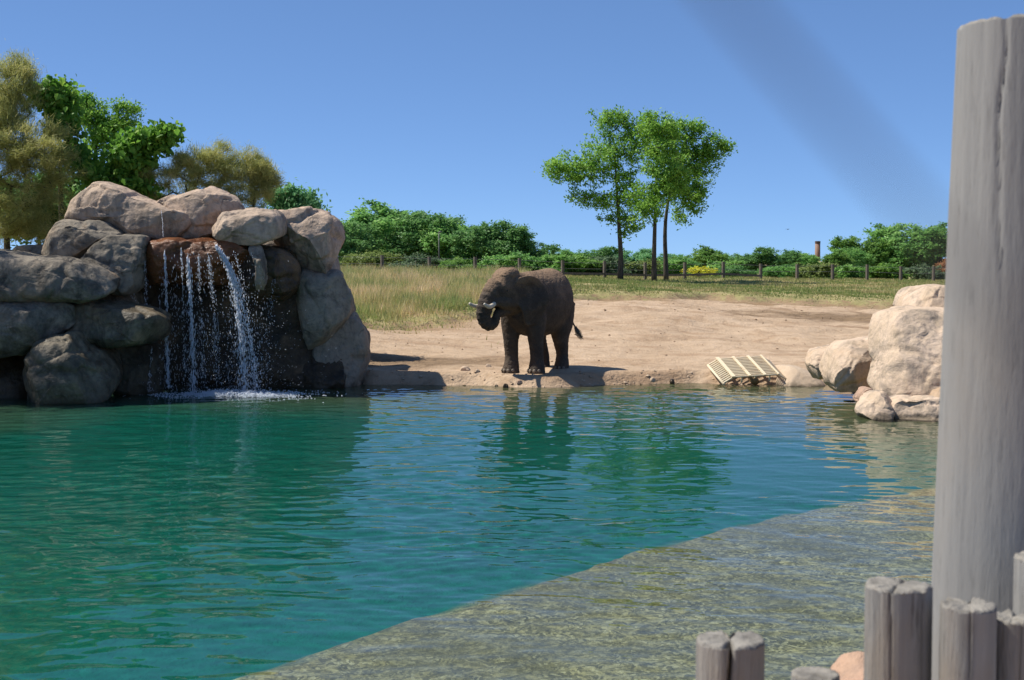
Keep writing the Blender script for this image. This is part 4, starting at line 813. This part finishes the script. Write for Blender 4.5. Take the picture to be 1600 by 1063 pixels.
for px, py, wd, d, k, label in BELT:
    b = at(px, 440, d); b[2] = gz(b[0], b[1]) - .05; top = at(px, py, d)[2]
    sz = (top - b[2]) / HP[k] * 1.02; sx = wd / F * d / 2 / RP[k] * 1.2
    sx = min(max(sx, sz * .55), sz * 1.6)
    if px < 850 and k[0] in 'bd': sz *= 1.07; sx *= 1.15
    small = k[0] in 'syr'
    root = place_tree('background_shrub' if small else 'background_tree', PR[k], b, label, 'shrub' if small else 'tree', 'shrubs along the fence' if small else 'trees beyond the fence', (sx * rb.uniform(.9, 1.15), sx, sz * rb.uniform(.94, 1.06)), rb.uniform(0, 6.3))
    alt = {'b': ('broad', 'broad', 'fresh', 'dark', 'olive') if px > 850 else ('broad', 'dark', 'broad'), 'd': ('dark', 'broad', 'dark', 'blue') if px > 850 else ('dark',), 's': (None, 'olive', 'grey_green', 'fresh', None)}.get(k[0])
    pick = alt[rb.randint(len(alt))] if alt else None
    if pick:
        sl = [o for o in root.children if o.name.startswith('crown')][0].material_slots[0]; sl.link = 'OBJECT'; sl.material = L[pick]

# ------------------------------------------------------------------ fence along the far grass
wd = Mat('fence_timber', 0.9); v = wd.coords((1, 1, .2)); wd.base(wd.ramp(wd.noise(v, 12, 4), [(0.3, (0.09, 0.075, 0.06)), (0.7, (0.19, 0.16, 0.13))]))
wr = Mat('wire', 0.5); wr.base((0.18, 0.18, 0.17))
F0, F1 = np.array((-8.1, 88.0)), np.array((32.0, 107.0)); stepv = (F1 - F0) / 14
fx = [F0 + stepv * i for i in range(-2, 17)]
bases = np.array([(p[0], p[1], gz(p[0], p[1])) for p in fx]); fr0 = bases[0]
fence = obj('fence', None, None, fr0, 'long wire fence with dark timber posts at the top of the grass', 'fence')
G = Geo(); G.box((0, 0, .54), (.085, .085, .62)); V, f = G.out(); V[4:, 2] += 0; pm = mesh('post', V, f, wd.m, False)
for b in bases: o = obj('post', pm, fence, b - fr0); o.rotation_euler = (0, 0, .44)
for h in (.62, 1.02):
    G = Geo(); G.tube(bases - fr0 + np.array((0, -.1, h)), .012, 5); V, f = G.out(); obj('wire', mesh('wire', V, f, wr.m), fence)
for i in range(len(bases) - 1):
    if bases[i][0] < 17.5:
        a_, b_ = bases[i] - fr0 + np.array((0, -.12, .30)), bases[i + 1] - fr0 + np.array((0, -.12, .30)); dv = b_ - a_; Ln = np.linalg.norm(dv); e1 = dv / Ln; e2 = np.cross((0, 0, 1), e1); e2 /= np.linalg.norm(e2); e3 = np.cross(e1, e2)
        G = Geo(); G.box((a_ + b_) / 2, (Ln / 2 - .01, .03, .075), np.stack([e1, e2, e3], 1)); V, f = G.out(); obj('rail', mesh('rail', V, f, wd.m, False), fence)

# chimney, pole, bird far away
br = Mat('brick', 0.9); tb = br.n('TexBrick', Scale=1.2); tb.inputs['Color1'].default_value = (0.23, 0.11, 0.07, 1); tb.inputs['Color2'].default_value = (0.28, 0.15, 0.10, 1); tb.inputs['Mortar'].default_value = (0.3, 0.26, 0.22, 1); br.l(br.coords(), tb.inputs['Vector']); br.base(tb.outputs[0])
b = at(1277, 440, 420); b[2] = 2.0; top = at(1277, 377, 420)[2] - 2.0; cr = 4.2 / F * 420
root = obj('chimney', None, None, b, 'distant round brick chimney rising over the trees', 'chimney')
G = Geo(); a = np.linspace(0, 2 * math.pi, 24, endpoint=False); rg_ = lambda r, z: np.stack([r * np.cos(a), r * np.sin(a), np.full(24, z)], 1)
G.loft([rg_(cr * 1.15, 0), rg_(cr, top * .5), rg_(cr * .95, top * .93)]); V, f = G.out(); obj('shaft', mesh('shaft', V, f, br.m), root)
dk = Mat('soot_brick', 0.9); dk.base((0.10, 0.065, 0.05)); G = Geo(); G.loft([rg_(cr * 1.0, top * .93), rg_(cr * 1.02, top * .94), rg_(cr * 1.02, top), rg_(cr * .7, top), rg_(cr * .7, top * .97)]); V, f = G.out(); obj('rim', mesh('rim', V, f, dk.m, False), root)
pg = Mat('pole_grey', 0.7); pg.base((0.13, 0.13, 0.12)); q = at(686, 440, 104); q[2] = gz(q[0], q[1])
root = obj('lamp_pole', None, None, q, 'thin grey pole standing among the left tree belt', 'pole'); ht = at(686, 363, 104)[2] - q[2]
G = Geo(); G.tube([(0, 0, 0), (0, 0, ht)], (.06, .045), 8); V, f = G.out(); obj('shaft', mesh('shaft', V, f, pg.m), root)
G = Geo(); G.tube([(-.05, 0, ht - .05), (.10, 0, ht + .03), (.22, 0, ht)], (.05, .07, .04), 8); V, f = G.out(); obj('lamp_head', mesh('lamp_head', V, f, pg.m), root)
bd = Mat('bird', 0.8); bd.base((0.04, 0.04, 0.045)); G = Geo(); G.tube([(-.22, 0, 0), (-.1, 0, 0.01), (.1, 0, 0.01), (.24, 0, 0.02)], (.015, .06, .06, .01), 8)
for s in (-1, 1):
    G.add([(.10, s * .03, .01), (-.08, s * .03, .01), (-.02, s * .35, .07), (.09, s * .32, .07), (-.14, s * .62, .02), (.10, s * .03, .03), (-.08, s * .03, .03), (-.02, s * .35, .085), (.09, s * .32, .085)], [(0, 1, 2, 3), (5, 8, 7, 6)], [(2, 4, 3), (7, 8, 4)])
V, f = G.out(); o = thing('bird', V, f, bd.m, 'tiny dark bird gliding in the sky left of the chimney', 'bird'); o.location = at(1231, 359, 260); o.rotation_euler = (0, 0, .6)

# ------------------------------------------------------------------ grass
def grass(name, n, region, hgt, seed, c1, c2, c3, label, wdt=.012, clump=0.5, thr=.5):
    rg = np.random.RandomState(seed); x0, x1, y0, y1 = region
    y = rg.uniform(y0, y1, n); t = rg.uniform(x0, x1, n); x = t * y
    z, sd, _, gf = ground_z(x, y, True); p = np.stack([x, y, z], 1)
    keep = (gf + rg.normal(0, .18, n) > thr) & (sd > .8) & (fbm(p * .8 + seed, 3) + rg.normal(0, .35, n) > -clump)
    p = p[keep]; m = len(p); hh = hgt * rg.uniform(.45, 1.25, m) * np.clip(1 + 1.3 * fbm(p * .9 + 3, 3), .3, 1.7) * np.clip((gf[keep] - .3) * 1.7, .25, 1)
    a = rg.uniform(0, 6.28, m); e = np.stack([np.cos(a), np.sin(a), a * 0], 1) * (wdt * rg.uniform(.6, 1.5, m))[:, None]
    ln = np.stack([rg.normal(0, .28, m), rg.normal(0, .28, m), np.ones(m)], 1) * hh[:, None]
    V = np.stack([p - e, p + e, p + ln], 1).reshape(-1, 3)
    tint = np.clip(.52 + 1.1 * fbm(p * .28 + 11, 3) + .6 * fbm(p * 1.3, 2) + rg.normal(0, .2, m), 0, 1)
    mt = leaf_mat(name, c1, c2, c3, .3)
    o = obj(name, mesh(name, V, np.arange(m * 3).reshape(-1, 3), mt, False, {'tint': ('FACE', tint)}), None, None, label, 'grass', None, 'stuff')
grass('tall_grass', 100000, (-.135, .012, 44, 90), .46, 1, (0.27, 0.36, 0.11), (0.58, 0.49, 0.22), (0.80, 0.62, 0.38), 'tall green and straw-coloured grass on the slope left of the elephant', wdt=.016)
grass('short_grass', 120000, (-.01, .36, 62, 112), .12, 2, (0.17, 0.25, 0.065), (0.30, 0.32, 0.11), (0.50, 0.41, 0.20), 'short worn grass below the fence right of the elephant', wdt=.022)

rc = np.random.RandomState(9); n = 480; y = rc.uniform(38.5, 72, n); x = rc.uniform(-.11, .3, n) * y; z, sd, _, gf = ground_z(x, y, True)
k_ = (gf < .75) & (sd > .6) & (fbm(np.stack([x, y, x * 0], 1) * .35, 2) + rc.normal(0, .3, n) > 0.0); P = np.stack([x, y, z + .01], 1)[k_]; n = len(P)
V, f = drops(P, rc.uniform(.015, .05, n) * np.where(rc.uniform(0, 1, n) < .1, 1.8, 1), np.full(n, .6)); V += rc.normal(0, .006, V.shape)
cm_ = Mat('clod', .95, .1); cm_.base(cm_.mix(cm_.noise(cm_.coords(rnd=False), .8), (0.16, 0.10, 0.06), (0.34, 0.24, 0.15)))
rc = np.random.RandomState(19); n = 3200; x = rc.uniform(-4.2, 7.6, n); y = rc.uniform(34.6, 38.0, n); z, sd, _, gf = ground_z(x, y, True)
k_ = (sd > -.05) & (sd < 1.0) & (rc.uniform(0, 1, n) < np.exp(-np.maximum(sd, 0) / .3)) & (fbm(np.stack([x, y, x * 0], 1) * .9, 2) + rc.normal(0, .25, n) > -.1); P = np.stack([x, y, z + .008], 1)[k_]; n2_ = len(P)
Vg, fg = drops(P, rc.uniform(.012, .045, n2_) * np.where(rc.uniform(0, 1, n2_) < .08, 1.7, 1), np.full(n2_, .6)); Vg += rc.normal(0, .006, Vg.shape)
gm_ = Mat('bank_gravel', .9, .2); gm_.base(gm_.ramp(gm_.noise(gm_.coords(rnd=False), 5, 2), [(0.3, (0.26, 0.18, 0.115)), (0.45, (0.44, 0.325, 0.22)), (0.7, (0.60, 0.48, 0.355))]))
obj('gravel', mesh('gravel', Vg, fg, gm_.m, False), None, None, 'loose pale and brown gravel along the bank at the waterline', 'gravel', None, 'stuff')
obj('clods', mesh('clods', V, f, cm_.m), None, None, 'scattered dirt clods and dung crumbs on the sand', 'clods', None, 'stuff')

# ------------------------------------------------------------------ timber palisade in the foreground
tm = Mat('weathered_timber', 0.85, 0.25); v = tm.coords((1, 1, .06)); n1 = tm.noise(v, 14, 6, .6, .3); n2 = tm.noise(tm.coords((1, 1, .12)), 55, 5, .7); n3 = tm.noise(tm.coords((1, 1, .5)), 2.5, 4)
c = tm.ramp(n1, [(0.25, (0.215, 0.217, 0.212)), (0.5, (0.245, 0.246, 0.238)), (0.75, (0.275, 0.273, 0.26))])
c = tm.mix(tm.ramp(n2, [(0.25, .6), (0.45, 0.0)]), c, (0.11, 0.11, 0.107)); c = tm.mix(tm.ramp(n3, [(0.55, 0.0), (0.75, .45)]), c, (0.24, 0.205, 0.165))
tm.base(c); tm.bump(tm.math('ADD', tm.math('MULTIPLY', n1, .5), n2), .35, .010)
ts = Mat('split_timber', 0.9, 0.2); v = ts.coords((1, 1, .05)); m1 = ts.noise(v, 16, 6, .65, .4); m2 = ts.noise(ts.coords((1, 1, .07)), 48, 5, .75); m3 = ts.noise(ts.coords((1, 1, .35)), 4, 4)
c = ts.ramp(m1, [(0.25, (0.16, 0.158, 0.15)), (0.5, (0.25, 0.247, 0.235)), (0.75, (0.34, 0.332, 0.31))])
c = ts.mix(ts.ramp(m2, [(0.28, .9), (0.46, 0.0)]), c, (0.075, 0.072, 0.067)); c = ts.mix(ts.ramp(m3, [(0.5, 0.0), (0.68, .6)]), c, (0.27, 0.205, 0.14))
ts.base(c); ts.bump(ts.math('ADD', m1, m2), .7, .014)
en = Mat('timber_end', 0.9, 0.2); v = en.coords(); n1 = en.noise(v, 18, 6, .7)
en.base(en.ramp(n1, [(0.3, (0.13, 0.12, 0.105)), (0.5, (0.25, 0.232, 0.205)), (0.75, (0.35, 0.32, 0.275))])); en.bump(n1, .8, .02)
def palisade(px, top_py, d, rpx, bot_z, label, seed, checks, taper=0.0, lean=0.0, group='foreground palisade posts', name='palisade_post', ragged=.010):
    """round post; checks: (angle from the camera-facing side, depth m, width rad, length share of the post)"""
    rg = np.random.RandomState(seed); top = at(px, top_py, d); r = rpx / F * d; hgt = top[2] - bot_z; n = 160; m = 70
    a = np.linspace(-math.pi, math.pi, n, endpoint=False); zz = hgt * (1 - np.linspace(0, 1, m) ** 1.5)[::-1]
    def rad(z):
        s = 1 - z / hgt; R = np.full(n, r * (1 + taper * s)); q = np.stack([np.cos(a) * 1.6, np.sin(a) * 1.6, np.full(n, z * .35 + seed)], 1)
        R = R * (1 + .02 * perlin(q) + .008 * perlin(q * 3.1)) + .0009 * perlin(np.stack([np.cos(a) * 14, np.sin(a) * 14, np.full(n, z * 1.1)], 1))
        for ca, dp, w, ln in checks:
            wob = .05 * math.sin(z * 7 + seed) + .02 * math.sin(z * 23); dd = np.abs((a - ca - wob + math.pi) % (2 * math.pi) - math.pi)
            R = R - dp * np.exp(-(dd / w) ** 2) * float(sstep(ln, ln * .6, np.array(s)) if s < ln else 0)
        return R
    P3 = lambda R, z: np.stack([R * np.sin(a) + lean * (z - hgt), -R * np.cos(a), np.zeros(n) + z], 1)
    rings = [P3(rad(z), z) for z in zz]; R = rad(hgt); rt = []
    edge = ragged * perlin(np.stack([np.cos(a) * 3, np.sin(a) * 3, np.full(n, seed * 1.7)], 1)) + ragged * .5 * perlin(np.stack([np.cos(a) * 9, np.sin(a) * 9, np.full(n, seed)], 1))
    rings[-1][:, 2] += edge - .004
    for k in (.96, .85, .65, .4, .15):
        q = P3(R * k, hgt); q[:, 2] += edge * k + .004 + ragged * .8 * perlin(np.stack([q[:, 0] * 30, q[:, 1] * 30, np.full(n, seed)], 1))
        for ca, dp, w, ln in checks:
            dd = np.abs((a - ca + math.pi) % (2 * math.pi) - math.pi); q[:, 2] -= dp * 1.3 * k ** .7 * np.exp(-(dd / (w * 1.2 + .04 / k)) ** 2)
        rt.append(q)
    base = np.array((top[0] - lean * hgt, d, bot_z)); off = np.array((lean * hgt, 0, 0))
    root = obj(name, None, None, base, label, 'post', group)
    G = Geo(); G.loft([q + off for q in rings]); V, f = G.out(); f = [x for x in f]
    V2 = V[:-1]; f = [x if x.shape[1] == 4 else x[:n] for x in f]       # open at the top, the cut end closes it
    obj('shaft', mesh('shaft', V2, f, tm.m if name == 'tall_post' else ts.m), root)
    allr = [rings[-1]] + rt; V = np.concatenate([q + off for q in allr] + [(rt[-1].mean(0) + off)[None]]); k = len(allr); i = np.arange(n); j = (i + 1) % n
    Q = np.concatenate([np.stack([s * n + i, s * n + j, (s + 1) * n + j, (s + 1) * n + i], 1) for s in range(k - 1)]); T = np.stack([(k - 1) * n + i, (k - 1) * n + j, np.full(n, k * n)], 1)
    obj('cut_end', mesh('cut_end', V, [Q, T], en.m), root)
bz = 0.9
palisade(1600, 42, 3.75, 99, bz, 'tallest grey round timber post rising past the top of the picture edge', 1, [(-.62, .012, .018, .30), (-.95, .002, .015, .7), (.62, .004, .02, 1.2)], taper=.47, lean=.0, name='tall_post', ragged=.005)
palisade(1404, 915, 3.25, 52, bz, 'short flat-topped palisade post standing directly left of the tall post', 2, [(-.45, .008, .016, 1.5), (.55, .010, .025, 1.5), (2.6, .02, .06, .3)])
palisade(1513, 946, 3.15, 43, bz, 'short palisade post with a brown streak and split top in front of the tall post', 3, [(-.2, .006, .014, .6), (2.9, .035, .08, .3), (-2.4, .015, .05, .2)])
palisade(1582, 966, 3.2, 33, bz, 'thin palisade post right behind the brown-streaked one', 4, [(.1, .01, .03, 1.5), (2.5, .02, .08, .2)])
palisade(1141, 1000, 3.2, 54, bz, 'palisade post with a deep open split through its top, standing alone', 5, [(-.18, .055, .055, 1.5), (3.0, .05, .08, .3)])
palisade(1640, 872, 3.35, 53, bz, 'palisade post cut off by the picture edge right of the tall post', 6, [(-.5, .01, .03, 1.5)])
palisade(1274, 1054, 3.3, 38, bz, 'pale palisade post whose rounded top just shows at the bottom', 7, [(.35, .02, .06, .4)], ragged=.004)
boulder('boulder', 'pinkish rock at the bottom edge between the palisade posts', [(1308, 1085), (1324, 1060), (1342, 1044), (1368, 1040), (1400, 1065), (1410, 1115), (1308, 1120)], 4.4, .22, M['rock_red'], seed=120, n=70, m=40)

# thin guy wire that runs past the viewpoint, far out of focus
ga, gb = at(1140, 0, .12), at(1375, 265, .12); gd = (gb - ga) / np.linalg.norm(gb - ga); t1 = (1.2 - ga[2]) / gd[2]; lo_, hi_ = ga + gd * t1, ga - gd * 2.6
gw = Mat('galvanised_wire', 0.5); gw.base((0.16, 0.16, 0.15)); G = Geo(); G.tube([hi_, ga, gb, lo_], .00055, 8); V, f = G.out()
thing('guy_wire', V, f, gw.m, 'thin blurred guy wire slanting across the sky at the upper right', 'wire', base=lo_)
